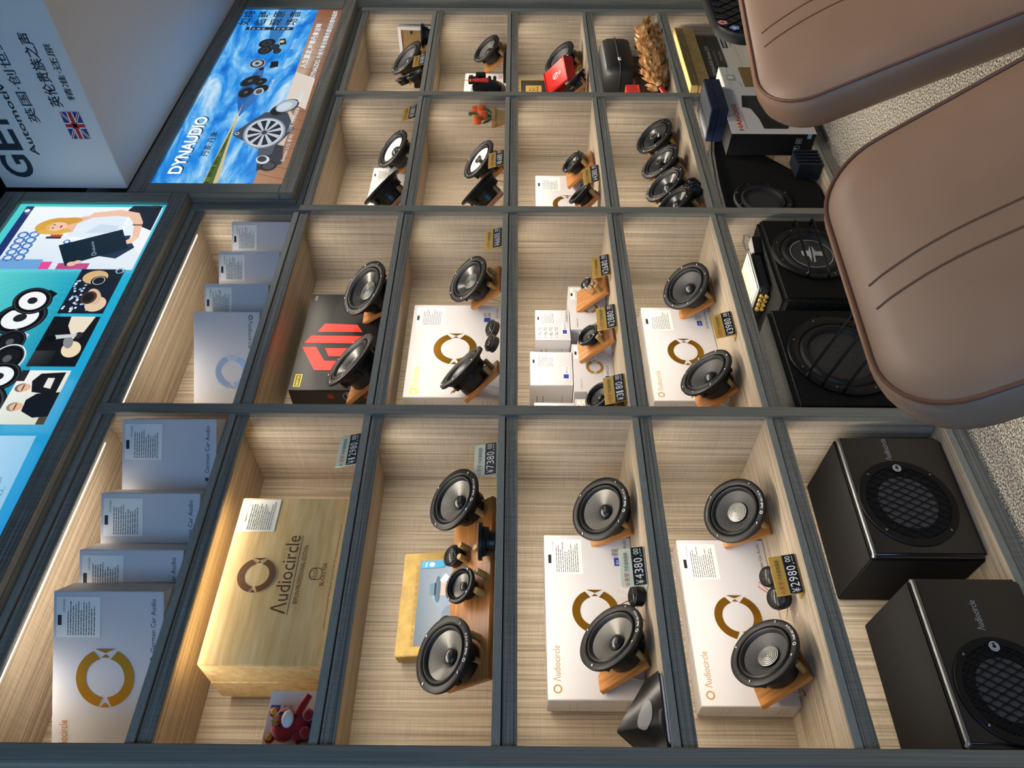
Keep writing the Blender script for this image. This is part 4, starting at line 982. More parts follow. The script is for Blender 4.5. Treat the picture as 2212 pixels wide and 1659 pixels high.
# ------------------------------------------------------------------ black subwoofers with mesh grilles, foot of bay 1
sub_m = noisy('black_textured_vinyl', [(0.3, '080809'), (0.7, '101011')], (1, 1, 1), 220, 3, 0.7, 0.3, bdist=0.0012, spec=0.25)
sub_f = mat('satin_black_front', '0b0b0c', 0.36, spec=0.5, coat=0.7)
sub_f.node_tree.nodes['Principled BSDF'].inputs['Coat Roughness'].default_value = 0.16
def subwoofer(label, X, Y, W, H, D, yaw, gx, gz, gr, tx, tz):
    t = thing('subwoofer', label, 'subwoofer', (X, Y, KZ[6] + .0008), yaw, 'black subwoofers at the foot of the bay')
    MB().box(-W, 0, .018, D, 0, H).build('cabinet', sub_m, t, bevel=.003)
    MB().box(-W, 0, 0, .0178, 0, H).build('front_baffle', sub_f, t, bevel=.0088, seg=5)
    MB().tube([(-W + .004, .012, H - .0052), (-W + .0075, .0055, H - .0052), (-W + .014, .0050, H - .0050), (-.014, .0050, H - .0050), (-.0075, .0055, H - .0052), (-.004, .012, H - .0052)], .0052, 10).build('edge_highlight', mat('edge_highlight_metal', '8f8f8e', 0.38, 0.85), t, smooth=True)  # added bead imitating the LED highlight on the rounded top edge, not real trim
    G = Matrix.Translation((gx, 0, gz)) @ frameM((1, 0, 0), (0, 0, 1), (0, -1, 0), (0, 0, 0))
    g = MB().lathe([(gr * .84, .0006), (gr * .845, .003), (gr * .86, .004), (gr * .985, .004), (gr, .0025), (gr, .0002)], 64, G).build('grille_ring', black_m, t, smooth=True)
    MB().lathe([(1e-4, .0004), (gr * .84, .0004)], 48, G).build('recess_shade', mat('cone_shadow', '070708', 0.8), t)  # flat black disc; shade around the cone is put into its colour
    MB().lathe([(1e-4, .0010), (gr * .60, .0010)], 48, G).build('cone', mat('grey_cone', '4a4a4c', 0.5), t)
    b = MB(); p = gr * .155; k = int(gr * 1.7 / p) + 2
    for sgn in (1, -1):
        for i in range(-k, k + 1):
            off = i * p; dx, dy = cos(rad(62)), sgn * sin(rad(62))
            # line: point = off*normal + s*dir
            nx, ny = -dy, dx; hh = (gr * .85) ** 2 - off * off
            if hh <= 0: continue
            s_ = math.sqrt(hh)
            p0 = Vector((nx * off - dx * s_, ny * off - dy * s_, .0030)); p1 = Vector((nx * off + dx * s_, ny * off + dy * s_, .0030))
            ang = math.atan2(dy, dx)
            Mx = G @ Matrix.Translation((p0 + p1) / 2) @ Matrix.Rotation(ang, 4, 'Z')
            b.box(-s_, s_, -.0012, .0012, -.001, .0006, Mx)
    tag(b.build('grille_mesh', black_m, t), None, None, kind='stuff')
    for an in (rad(45), rad(135), rad(225), rad(315)):
        link('screw', sp_mesh(.08, '', 'screw'), t, G @ Vector((gr * .92 * cos(an), gr * .92 * sin(an), .0042))).rotation_euler = (pi / 2, 0, 0)
    bd = MB().lathe([(1e-4, .0065), (.0095, .0065), (.0105, .0055), (.0105, .002)], 28, G @ Matrix.Translation((gr * .80, 0, 0))).build('badge', mat('badge_black', '101012', 0.3), t, smooth=True)
    P = Print(.0068); P.ring(gr * .80, 0, .0078, .0098, 'dfe2e4', n=32); P.ring(gr * .80, 0, .0042, .0066, 'dfe2e4', rad(25), rad(335), 24); P.build('badge_print', bd, G)
    P = Print(.0006); P.text('Λudiocircle', tx, tz, w=.062 if W < .33 else .088, h=.015 if W < .33 else .020, col='b9bcc0'); P.build('printed_wordmark', t, FRONT)
    return t
subwoofer('black subwoofer box with round mesh grille, standing by the upright', 1.133, .030, .322, .256, .238, rad(-2), -.186, .138, .112, -.070, .138)
subwoofer('black subwoofer box with round mesh grille, front one cut off by the picture edge', .733, -.016, .328, .226, .262, rad(-2), -.226, .112, .100, -.112, .112)

# ------------------------------------------------------------------ black carton with red emblem, second shelf of bay 2
t = thing('product_carton', 'large black carton with a big red striped emblem', 'box', (1.826, .204, KZ[2] + .0006))
W, H, D = .408, .283, .075
MB().box(-W, 0, .0062, D, 0, H).build('body', mat('black_card', '141413', 0.42), t, bevel=.0012)
MB().box(-W - .0005, .0005, 0, .0054, 0, H).build('lid', mat('black_card', '141413', 0.42), t, bevel=.0012)
P = Print(.0005)
def RP(pts): P.poly([((x - 1.723) * 1.066, (z - 1.11) * 1.066 - .3664) for x, z in pts], 'e2372a')
RP([(1.5616, 1.6755), (1.5616, 1.5464), (1.5913, 1.5645), (1.5956, 1.6611)][::1])
RP([(1.516, 1.7073), (1.516, 1.520), (1.5451, 1.5327), (1.5461, 1.6911)][::1])
RP([(1.5006, 1.7099), (1.4116, 1.6601), (1.4116, 1.55), (1.4475, 1.55), (1.4475, 1.6382), (1.501, 1.6705)])
RP([(1.4962, 1.6445), (1.4645, 1.6286), (1.4645, 1.54), (1.4962, 1.525)])
Q = Print(.0005); Q.rect(-W + .012, H - .032, -W + .060, H - .012, 'e6cf2c'); Q.rect(-W + .015, H - .029, -W + .057, H - .015, '1a1a10'); Q.text('BESITON', -W + .018, H - .026, w=.036, h=.008, col='e6cf2c', bold=.02); Q.build('brand_sticker', t, FRONT)
Q = Print(.0005); Q.text('RS38', -.030, H - .020, w=.02, h=.007, col='c8cac8'); Q.build('model_print', t, FRONT)
P.build('emblem_print', t, FRONT)
E = Print(.0005)
E.text('ISO', .032, .100, w=.030, h=.016, col='d8d8d4'); E.ring(.047, .108, .018, .020, 'a8a8a4', n=28)
for zz in (.050, .155): E.rect(.040, zz, .044, zz + .016, 'c83428'); E.rect(.047, zz, .051, zz + .018, 'c83428'); E.rect(.054, zz + .003, .057, zz + .015, 'c83428')
E.build('end_print', t, frameM((0, -1, 0), (0, 0, 1), (-1, 0, 0), (-W, D, 0)))

# ------------------------------------------------------------------ small stacked cartons, fourth shelf of bay 2
def small_carton(label, x0, x1, z0, z1, y0=.172, D=.10, ring=False, check=False, yaw=0, qr=True):
    t = thing('small_carton', label, 'box', ((x0 + x1) / 2, y0, z0), yaw, 'small stacked white cartons'); W = x1 - x0; H = z1 - z0
    MB().box(-W / 2, W / 2, .005, D, 0, H).build('body', paper_s, t, bevel=.001)
    MB().box(-W / 2 - .0005, W / 2 + .0005, 0, .0044, 0, H).build('lid', paper_w, t, bevel=.001)
    P = Print(.0004)
    if ring: ring_logo(P, 0, H * .46, H * .22, 'a87a2a'); P.text('Λudiocircle', -W * .45, H * .8, w=W * .2, col='8a7a5a')
    spec_label(Print(.0004), W * .02 if not ring else W * .18, H * .40, W * .44 if not ring else W * .28, H * .56).build('spec_sticker', t, FRONT)
    if check:
        for i, s_ in enumerate(('ML-T2', 'HL-T2', 'BL-T2', 'GL-T2')):
            P.text(s_, -W * .36, H * (.84 - .16 * i), w=W * .26, h=H * .085, col='44444c'); P.ring(-W * .43, H * (.88 - .16 * i), .0028, .0036, '44444c' if i != 2 else 'd0452a', n=12)
        K_ = Print(.0004); K_.text('Λudiocircle', W * .10, H * .05, w=W * .36, h=H * .09, col='3c4048'); K_.build('printed_wordmark', t, FRONT)
    elif not ring: P.text('Λudiocircle', -W * .44, H * .78, w=W * .22, col='c0a050')
    P.build('printed_label', t, FRONT)
    P = Print(.0004); P.rect(-W * .30, H * .08, W * .06, H * .25, 'e6e4e0'); P.rect(-W * .30, H * .10, -W * .18, H * .22, '27419a'); P.text('澳信正品', -W * .16, H * .12, w=W * .2, col='333333'); P.build('shop_sticker', t, FRONT)
    E = Print(.0004); E.text('Λudiocircle', .015, H * .22, w=.036, col='77736e'); E.rect(.012, H * .68, .05, H * .70, '77736e'); E.rect(.012, H * .82, .05, H * .84, '77736e')
    E.build('end_print', t, frameM((0, -1, 0), (0, 0, 1), (-1, 0, 0), (-W / 2, D, 0)))
zs = KZ[4] + .0006
small_carton('small white carton with ring, lower right of the stacks, behind the silver tweeter easel', 1.640, 1.835, zs, .935, ring=True)
small_carton('small white carton with ring, lower left of the stacks, behind the small midrange', 1.392, 1.578, zs, .935, ring=True)
small_carton('small white carton with a checklist of models, upper right of the stacks', 1.592, 1.728, .9366, 1.042, check=True, D=.09, yaw=rad(3))
small_carton('small white carton with spec label, upper left of the stacks', 1.418, 1.542, .9366, 1.060, D=.10, yaw=rad(-3))
small_carton('small white carton at the left end of the stacks, lower, almost behind the upright', 1.215, 1.365, zs, .935, ring=True)
small_carton('small white carton at the left end of the stacks, upper, almost behind the upright', 1.225, 1.350, .9366, 1.050)
# ------------------------------------------------------------------ carpeted bass boxes, foot of bay 2
def bass_driver(t, gx, gz, R, y, bars=()):
    G = Matrix.Translation((gx, y, gz)) @ frameM((1, 0, 0), (0, 0, 1), (0, -1, 0), (0, 0, 0))
    MB().lathe([(R * .80, .0005), (R * .80, .008), (R * .84, .011), (R * .97, .011), (R, .008), (R, .0005)], 56, G).build('driver_frame', black_m, t, smooth=True)
    MB().lathe([(R * .60 + R * .21 * i / 8, .001 + .014 * sin(pi * i / 8)) for i in range(9)], 48, G).build('surround', rubber_m, t, smooth=True)
    MB().lathe([(1e-4, -.004 + .006), (R * .30, .002), (R * .62, .0014)], 48, G).build('cone', paper_cone, t, smooth=True)
    for k in range(8):
        an = 2 * pi * (k + .5) / 8
        link('screw', sp_mesh(.08, '', 'screw'), t, G @ Vector((R * .91 * cos(an), R * .91 * sin(an), .011))).rotation_euler = (pi / 2, 0, 0)
    for (x0, z0, x1, z1) in bars:
        p0 = Vector((x0, y - .034, z0)); p1 = Vector((x1, y - .034, z1))
        MB().tube([p0 + Vector((0, .026, 0)), p0 + Vector((0, .004, 0)), p0 * .97 + p1 * .03, p0 * .5 + p1 * .5, p0 * .03 + p1 * .97, p1 + Vector((0, .004, 0)), p1 + Vector((0, .026, 0))], .0036, 8).build('guard_bar', mat('dark_bar', '26282a', 0.3, 0.8), t, smooth=True)
    return G
z6 = KZ[6] + .0008
t = thing('bass_box', 'black carpeted bass box with two guard bars, under the small silver amplifier', 'subwoofer', (1.79, .012, z6), 0, 'carpeted bass boxes')
MB().box(-.187, .193, 0, .262, 0, .280).build('enclosure', felt_m, t, bevel=.012, seg=3)
G = bass_driver(t, .018, .152, .118, 0, [(.144, .180, -.095, .194), (.152, .125, -.108, .140)])
P = Print(.0035); P.ring(.018 - .018, 0, .062, .0645, 'b9bdb8'); P.poly([(-.040, .008), (-.012, .012), (-.010, .030), (.012, .030), (.014, .006), (.036, -.002), (-.004, .001)], 'c9ccc8'); P.poly([(-.040, .002), (.036, -.008), (.010, -.014), (.010, -.034), (-.012, -.034), (-.010, -.008), (-.040, -.004)], 'c9ccc8')
P.build('cone_emblem', t, G)
t = thing('bass_box', 'taller black carpeted bass box with three diagonal guard bars', 'subwoofer', (1.385, .010, z6), 0, 'carpeted bass boxes')
MB().box(-.183, .185, 0, .262, 0, .338).build('enclosure', felt_m, t, bevel=.012, seg=3)
G = bass_driver(t, .0, .178, .142, 0, [(.130, .120, -.085, .295), (.085, .095, -.118, .265), (.015, .085, -.138, .215)])
P = Print(.0035); P.ring(0, 0, .020, .0215, '4a4c50'); P.line(-.014, -.008, 0, .012, .002, '4a4c50'); P.line(0, .012, .012, -.010, .002, '4a4c50'); P.build('cone_emblem', t, G)
# silver amplifier on top of the lower bass box
t = thing('amplifier', 'small silver and black amplifier lying on the bass box', 'amplifier', (1.782, .050, .3375), rad(-3))
MB().box(-.08, .078, 0, .13, .003, .036).build('body', mat('dark_grey_metal', '2b2d31', 0.35, 0.5), t, bevel=.006, seg=3)
MB().box(-.083, .081, -.003, .133, .036, .045).build('silver_lid', mat('silver_paint', 'a6a5a0', 0.4, 0.2), t, bevel=.004, seg=2)
MB().box(-.068, .066, .012, .118, .0452, .0465).build('cream_panel', mat('cream_panel', '9d9985', 0.45), t, bevel=.0004, seg=1)
for sx in (-.07, .068):
    for sy in (.01, .12): MB().cyl((sx, sy, 0), (sx, sy, .003), .006, 10).build('foot', rubber_m, t)
for i in range(4):
    for j in range(2):
        MB().lathe([(.0042, 0), (.0042, .004), (.006, .0045), (.006, .010), (.0035, .010)], 12, Matrix.Translation((-.08, .03 + .018 * i, .0115 + .015 * j)) @ Matrix.Rotation(-pi / 2, 4, 'Y')).build('gold_jack', gold_plate, t, smooth=True)
t = thing('controller_module', 'small black control module with a silver label plate by the amplifier', 'module', (1.885, .052, .3375), rad(-12))
MB().box(-.035, .035, -.018, .018, 0, .026).build('body', black_m, t, bevel=.003)
MB().box(-.032, .032, -.0185, .0165, .0262, .0275).build('label_plate', mat('grey_plate', '9a9a96', 0.4, 0.4), t)
MB().box(.006, .02, .012, .0182, .008, .02).build('blue_plug', mat('blue_plastic', '1c4a7a', 0.4), t)
MB().tube([(.035, .004, .014), (.055, .006, .028), (.068, .02, .035), (.066, .05, .03), (.05, .07, .02), (.045, .06, .012)], .003, 7).build('cable', mat('grey_cable', '55585a', 0.4), t, smooth=True)

# ------------------------------------------------------------------ foot of bay 3
t = thing('wedge_bass_box', 'black carpeted wedge-shaped bass box with a sloping edge, left of the white amplifier carton', 'subwoofer', (2.23, .052, z6))
fr = [(-.205, 0), (.0, 0), (.305, .252), (.338, .304), (.320, .322), (.20, .344), (.0, .358), (-.205, .362)]  # foot drawn wider, its black filling in for shade on the shelf
bk_ = [(-.205, 0), (.30, 0), (.342, .12), (.342, .304), (.320, .322), (.20, .344), (.0, .358), (-.205, .362)]
MB().pillow([[(x, .215, z_) for x, z_ in bk_], [(x, 0, z_) for x, z_ in fr]]).build('enclosure', felt_m, t, bevel=.010, seg=3)
G = bass_driver(t, -.098, .222, .096, 0)
t = thing('product_carton', 'scuffed white carton showing a black amplifier, orange lettering and a black end', 'box', (2.70, -.052, z6), rad(-2))
W, H, D = .305, .296, .088
MB().box(-W, 0, .001, D, 0, H).build('body', mat('black_card_end', '0c0d10', 0.5), t, bevel=.002)
MB().box(-W - .0004, .0004, -.0005, .0006, 0, H).build('front_panel', paper_w, t)
MB().box(-W, 0, .001, D, H, H + .0008).build('top_panel', mat('black_card_end', '0c0d10', 0.5), t)
P = Print(.0012)
P.text('HANOISE', -W * .94, H * .845, w=W * .56, h=H * .058, col='d0481c', bold=.02); P.rect(-W * .9, H * .80, -W * .55, H * .81, 'd9a48c')
P.poly([(-W * x_, H * y_) for x_, y_ in ((.90, .60), (.90, .32), (.79, .26), (.62, .32), (.20, .50), (.20, .74), (.45, .78), (.48, .68), (.70, .62))], '17181b'); P.poly([(-W * x_, H * y_) for x_, y_ in ((.70, .60), (.48, .66), (.20, .72), (.20, .62), (.60, .50))], '24262a')
P.line(-W * .70, H * .50, -W * .62, H * .44, .0008, '8a8c90'); P.line(-W * .66, H * .52, -W * .62, H * .42, .0008, '8a8c90')
P.build('printed_front', t, FRONT)
E = Print(.0005)
for x_ in (.060, .030): E.ring(x_, .055, .0125, .0140, 'b9c4d4', pi / 4, pi / 4 + 2 * pi, n=4)
for k in range(3): E.line(.060 + .006 * cos(2.094 * k + 1.57), .055 + .006 * sin(2.094 * k + 1.57), .060 + .006 * cos(2.094 * k + 3.3), .055 + .006 * sin(2.094 * k + 3.3), .002, 'b9c4d4')
E.rect(.0288, .048, .0312, .062, 'b9c4d4'); E.poly([(.024, .062), (.036, .062), (.030, .055)][::-1], 'b9c4d4'); E.rect(.070, .016, .088, .030, '6fa0c4')
E.build('end_print', t, frameM((0, -1, 0), (0, 0, 1), (-1, 0, 0), (-W, D, 0)))
t = thing('flat_carton', 'dark blue flat carton lying on the white amplifier carton', 'box', (2.695, -.086, z6 + H + .0016), rad(-2))
navy = mat('navy_card', '16223c', 0.38)
MB().box(-.205, 0, 0, .13, 0, .034).build('base', navy, t, bevel=.0012)
MB().box(-.2055, .0005, -.0005, .1305, .0345, .058).build('lid', navy, t, bevel=.0012)
MB().box(-.203, -.003, .002, .128, .0332, .0352).build('lid_joint', groove_m, t)
MB().box(-.195, -.01, .01, .12, .0582, .0588).build('lit_top_patch', mat('lit_top_grey', '5c6268', 0.5), t)  # added patch; its grey paints the LED light falling on the navy lid
t = thing('finned_amplifier', 'dark slate finned amplifier standing in the shadow below the wedge box', 'amplifier', (2.305, -.005, z6))
MB().box(-.045, .05, .006, .055, 0, .082).build('body', mat('slate_metal', '2a3440', 0.35, 0.5), t, bevel=.0015)
for i in range(5): MB().box(-.045 + .02 * i, -.037 + .02 * i, -.004, .0055, 0, .082).build('cooling_fin', mat('slate_metal', '2a3440', 0.35, 0.5), t, bevel=.001)

# ------------------------------------------------------------------ foot of bay 4
def plain_box(name, label, x0, x1, y0, y1, z0, z1, m, prints=None, top=None, group=None, yaw=0):
    t = thing(name, label, 'box', ((x0 + x1) / 2, y0, z0), yaw, group); W = x1 - x0; H = z1 - z0; D = y1 - y0
    MB().box(-W / 2, W / 2, 0, D, 0, H * .62).build('base', m, t, bevel=.0012)
    MB().box(-W / 2 - .0006, W / 2 + .0006, -.0006, D + .0006, H * .62 + .0006, H).build('lid', m, t, bevel=.0012)
    if prints:
        P = Print(.0012); prints(P, W, H); P.build('printed_front', t, FRONT)
    return t
def pr_w(P, W, H):
    P.rect(W * .16, H * .80, W * .40, H * .94, '101012'); P.text('DYNAUDIO', W * .18, H * .835, w=W * .20, h=H * .07, col='f0f0f0'); P.text('Danish sound', W * .2, H * .70, w=W * .18, col='77777a')
def pr_b(P, W, H):
    P.text('DYNAUDIO Esotan 212', -W * .46, H * .62, w=W * .68, h=H * .16, col='c9c9c6'); P.rect(-W * .30, H * .40, W * .12, H * .44, '77777a'); P.text('DYNAUDIO', -W * .12, H * .12, w=W * .22, h=H * .10, col='b9b9b6')
plain_box('product_carton', 'white carton with a small black name plate, bottom of the stack beside the quilted chair', 2.985, 3.37, .055, .27, z6, .226, mat('ivory_card', 'cfcfc4', 0.5), pr_w)
plain_box('product_carton', 'black carton with white lettering, between the gold and the white carton', 2.975, 3.345, .050, .25, .2266, .318, mat('black_card', '141413', 0.42), pr_b)
t = plain_box('gold_carton', 'long gold carton on top of the stack under the feather duster shelf', 2.905, 3.420, .050, .24, .3186, .402, go)
for i in range(5): MB().sphere((-.22 + .1 * i, -.001, .012), .003, .002, .003, 8, 6).build('stud', gold_plate, t, smooth=True)
def pr_p(P, W, H):
    P.rect(-W * .1, H * .35, W * .15, H * .8, 'a9b0a8'); P.ell(W * .02, H * .58, .010, .012, 'dfe3de')
    for q in ((-.4, .2, -.2, .2), (-.2, .2, -.2, .6), (-.35, .75, -.15, .75), (.25, .3, .4, .3), (.4, .3, .4, .7)): P.line(W * q[0], H * q[1], W * q[2], H * q[3], .0012, 'a4aaa2')
plain_box('brown_carton', 'brown cardboard carton partly hidden by the tan chair', 2.765, 2.935, -.012, .16, z6, .222, noisy('kraft_card', [(0.3, '7a6338'), (0.7, '8f7646')], (1, 1, 1), 40, 3, 0.7), lambda P, W, H: (P.rect(-W * .3, H * .45, -W * .05, H * .58, '2a2418'), P.rect(-W * .3, H * .3, -W * .15, H * .4, '2a2418')))
plain_box('pattern_carton', 'pale carton with line drawings on top of the brown carton', 2.762, 2.938, -.010, .15, .2226, .300, mat('pale_green_card', 'd3d6ce', 0.5), pr_p)
t = thing('strap_case', 'small black case with an arched strap on the patterned carton', 'case', (2.885, .05, .3008))
MB().box(-.045, .015, -.02, .02, 0, .050).build('body', mat('black_nylon', '17171a', 0.6), t, bevel=.004)
MB().tube([(.018, 0, .005), (.024, 0, .03), (.012, 0, .056), (-.03, 0, .062), (-.07, 0, .07), (-.10, 0, .062), (-.115, 0, .04)], .0035, 8).build('strap', black_m, t, smooth=True)

# ------------------------------------------------------------------ crocheted flowers in a pot, bay 3
t = thing('potted_flowers', 'small clay-coloured pot of crocheted orange flowers with green leaves', 'plant', (2.625, .036, KZ[3] + .0006))
pot_m = noisy('paper_pot', [(0.3, '9c7a4c'), (0.7, 'b08d5c')], (1, 1, 1), 40, 3, 0.8)
MB().lathe([(1e-4, 0), (.024, 0), (.033, .036), (.036, .036), (.037, .050), (.034, .050), (.033, .044), (1e-4, .044)], 28).build('pot', pot_m, t, smooth=True)
orange_f = noisy('orange_wool', [(0.3, 'b8480c'), (0.7, 'e0661a')], (1, 1, 40), 30, 3, 0.9, 0.5, sheen=0.3)
green_f = noisy('green_wool', [(0.3, '234a1c'), (0.7, '3c6b2a')], (1, 1, 1), 200, 3, 0.9, 0.4, sheen=0.3)
for i, (dx, dy, dz) in enumerate(((.050, .0, .112), (.036, -.012, .090), (-.008, -.014, .080), (-.024, -.004, .104))):
    st = MB().tube([(dx * .15, dy * .2, .044), (dx * .5, dy * .5, .044 + (dz - .044) * .5), (dx, dy, dz - .010)], .0028, 7).build('stem', green_f, t, smooth=True)
    f = MB(); rings = []
    for k in range(7):
        an = 2 * pi * k / 7
        f.sphere((dx + .010 * cos(an), dy + .010 * sin(an), dz), .009, .009, .016, 8, 8)
    f.build('flower_head', orange_f, st, smooth=True)
for pts in (((.02, 0, .046), (.050, -.002, .062), (.070, -.004, .088)), ((-.01, -.006, .046), (-.045, -.012, .066), (-.060, -.012, .082)), ((.015, 0, .05), (.03, 0, .10), (.030, .002, .135))):
    MB().tube(pts, [.003, .006, .003], 8).build('leaf', green_f, t, smooth=True)
MB().sphere((.030, .002, .133), .008, .008, .008, 10, 8).build('bud', green_f, t, smooth=True)

# ------------------------------------------------------------------ bay 4, second shelf: framed picture turned round, small pods
t = thing('picture_frame', 'white picture frame leaning backwards-on against the side panel', 'frame', (3.433, .13, KZ[2] + .0008))
FM = Matrix.Rotation(rad(4), 4, 'Y')
def FB(*a): return MB().box(*a, FM)
FB(-.016, -.002, -.075, .12, 0, .014).build('frame_bar', paper_w, t); FB(-.016, -.002, -.075, .12, .146, .160).build('frame_bar', paper_w, t)
FB(-.016, -.002, -.075, -.061, .0143, .1457).build('frame_bar', paper_w, t); FB(-.016, -.002, .106, .12, .0143, .1457).build('frame_bar', paper_w, t)
FB(-.012, -.006, -.0605, .1055, .0145, .1455).build('backing_board', noisy('hardboard', [(0.3, '8a6c42'), (0.7, '9a7a4c')], (1, 1, 1), 60, 3, 0.7), t)
for y_, z_ in ((-.055, .10), (.03, .140), (.03, .018)): FB(-.0145, -.0125, y_, y_ + .012, z_ - .004, z_ + .004).build('turn_clip', black_m, t)
speaker('small round black pod speaker at the left end of the picture frame shelf, upper', (3.02, .085, KZ[2] + .098), -20, 20, .034, 'poly', 'pod speakers')
speaker('small round black pod speaker at the left end of the picture frame shelf, lower', (2.99, .055, KZ[2] + .045), -10, 25, .036, 'poly', 'pod speakers')
t = thing('pod_block', 'black block pedestal carrying a pod speaker on the picture frame shelf', 'stand', (3.03, .095, KZ[2] + .0006))
MB().box(-.032, .032, -.028, .028, 0, .026).build('lower_block', black_gloss, t, bevel=.002); MB().box(-.028, .028, -.026, .026, .0262, .052).build('upper_block', black_gloss, t, bevel=.002)

# bay 4, third shelf
t = thing('product_carton', 'white carton with a small black square mark, fourth bay above the red amplifier', 'box', (3.270, .190, KZ[3] + .0006))
MB().box(-.28, 0, .0062, .075, 0, .186).build('body', paper_s, t, bevel=.0012); MB().box(-.2805, .0005, 0, .0054, 0, .186).build('lid', paper_w, t, bevel=.0012)
P = Print(.0005); P.rect(-.042, .150, -.016, .168, '17171a'); P.text('音', -.036, .154, w=.010, col='e8e8e8'); P.build('printed_mark', t, FRONT)
P = Print(.0005); P.text('TWS', -.05, .02, w=.03, h=.016, col='c02a5a'); P.build('printed_label', t, FRONT)
t = thing('flat_speaker', 'flat oval black speaker with two square pods, leaning before the white carton', 'speaker', (3.02, .13, KZ[3] + .0006), rad(-6))
MB().sphere((0, .0, .075), .062, .016, .074, 28, 14).build('shell', black_gloss, t, smooth=True)
for dx in (.028, .058): MB().box(dx, dx + .026, -.024, .0, .118 - (dx - .028) * 1.0, .160 - (dx - .028) * 1.0).build('square_pod', black_m, t, bevel=.002)
for dz in (.05, .072): MB().sphere((.066, -.006, dz), .013, .009, .008, 12, 8).build('round_pod', black_m, t, smooth=True)
t = thing('tassel', 'red tassel charm hanging in front of the flat black speaker', 'charm', (3.005, .085, KZ[3] + .075))
MB().tube([(0, 0, .10), (0, 0, .075)], .0012, 5).build('cord', wire_red, t); MB().sphere((0, 0, .072), .006, .006, .006, 10, 8).build('knot', wire_red, t, smooth=True)
MB().lathe([(.004, .068), (.007, .05), (.010, .0), (1e-4, .0)], 12).build('fringe', noisy('red_fringe', [(0.3, '8c1512'), (0.7, 'c8281e')], (60, 60, 1), 12, 2, 0.7), t, smooth=True)
MB().box(-.005, .005, -.002, .002, .098, .112).build('charm_plate', gold_plate, t)
t = thing('slim_box', 'slim black box lying by the easel above the red amplifier', 'box', (3.03, .035, KZ[3] + .0006))
MB().box(-.07, .075, -.02, .04, 0, .006).build('base', black_gloss, t, bevel=.001); MB().box(-.0705, .0755, -.0205, .0405, .0062, .012).build('lid', black_gloss, t, bevel=.001)

# bay 4, fourth shelf: red amplifier, plaque
t = thing('award_plaque', 'black plaque with gold border and gold letter plate behind the red amplifier', 'plaque', (3.262, .215, KZ[4] + .0006))
MB().box(-.27, 0, 0, .03, 0, .272).build('board', mat('black_board', '1d1c1a', 0.5), t, bevel=.001)
for q in ((-.27, 0, .266, .272), (-.27, 0, 0, .006)): MB().box(q[0], q[1], -.003, -.0002, q[2], q[3]).build('gold_border', gold_plate, t)
for q in ((-.006, 0), (-.27, -.264)): MB().box(q[0], q[1], -.003, -.0002, .0062, .2658).build('gold_border', gold_plate, t)
MB().box(-.21, -.055, -.003, -.0002, .175, .245).build('letter_plate', gold_plate, t, bevel=.0008)
P = Print(.0036); P.text('MOREL', -.20, .190, w=.135, h=.040, col='6a4a14'); P.build('plate_lettering', t, FRONT)
MB().prism([(-.12, .12), (-.06, .125), (-.10, .14)], .0003, .002, FRONT).build('gold_star', gold_plate, t)
t = thing('amplifier', 'red metal amplifier with white emblem propped at a slant on the shelf', 'amplifier', M=frameM((-.447, -.748, -.491), (.790, -.588, .176), (-.420, -.309, .853), (3.050, .1834, .970)))
red_mt = mat('red_anodised', 'b01c16', 0.38, 0.35)
MB().box(.006, .150, .004, .104, -.044, 0).build('body', red_mt, t, bevel=.003)
MB().box(0, .0055, .002, .106, -.046, .002).build('end_plate', red_mt, t, bevel=.001); MB().box(.1505, .156, .002, .106, -.046, .002).build('end_plate', red_mt, t, bevel=.001)
for k in range(5): MB().cyl((.035 + .02 * k, .0038, -.026), (.035 + .02 * k, .0020, -.026), .004, 10).build('jack', black_m, t)
for k in range(2): MB().sphere((.125 + .013 * k, .0, -.014), .006, .006, .006, 10, 8).build('knob', chrome_m, t, smooth=True)
for y_ in (.018, .09): MB().box(.012, .144, y_, y_ + .0012, -.0005, .0006).build('top_groove', mat('dark_red', '6e1210', 0.5), t)
P = Print(.0008); P.ring(.082, .054, .016, .020, 'e8c8c0', .4, 5.6, 30, .6); P.line(.068, .050, .098, .060, .004, 'e8c8c0'); P.text('US', .106, .046, w=.016, h=.013, col='f0e0dc', rot=.3); P.build('emblem_print', t, TOP)
t = thing('wooden_block', 'small brown wooden block propping the red amplifier', 'block', (3.025, .105, KZ[4] + .0006), rad(-20))
MB().prism([(-.045, 0), (.045, 0), (.045, .020), (.02, .034), (-.045, .034)], -.025, .025, frameM((1, 0, 0), (0, 0, 1), (0, -1, 0), (0, 0, 0))).build('block', teak_m, t, bevel=.002)
MB().lathe([(.006, 0), (.006, .006)], 12, Matrix.Translation((-.02, .0, .0342)), False, True).build('peg', peg_m, t)

# bay 4, fifth shelf: cases and a feather duster
t = thing('storage_box', 'black box with red print under the zipped case', 'box', (3.25, .16, KZ[5] + .0006))
MB().box(-.13, .13, 0, .11, 0, .075).build('base', mat('black_card', '141413', 0.42), t, bevel=.0015); MB().box(-.1305, .1305, -.0005, .1105, .0755, .118).build('lid', mat('black_card', '141413', 0.42), t, bevel=.0015)
P = Print(.001); P.text('V8-1200A', -.11, .082, w=.07, h=.012, col='c83c3c'); P.text('AUDIO', -.02, .082, w=.05, h=.012, col='8a6ac0'); P.text('12V-200A', -.11, .03, w=.09, h=.013, col='c83c3c'); P.build('printed_front', t, FRONT)
MB().box(.02, .10, -.004, -.0008, .018, .056).build('orange_label', mat('orange_card', 'd8601a', 0.5), t)
t = thing('zipped_case', 'rounded black zipped hard case on top of the black box', 'case', (3.20, .135, KZ[5] + .1192), rad(3))
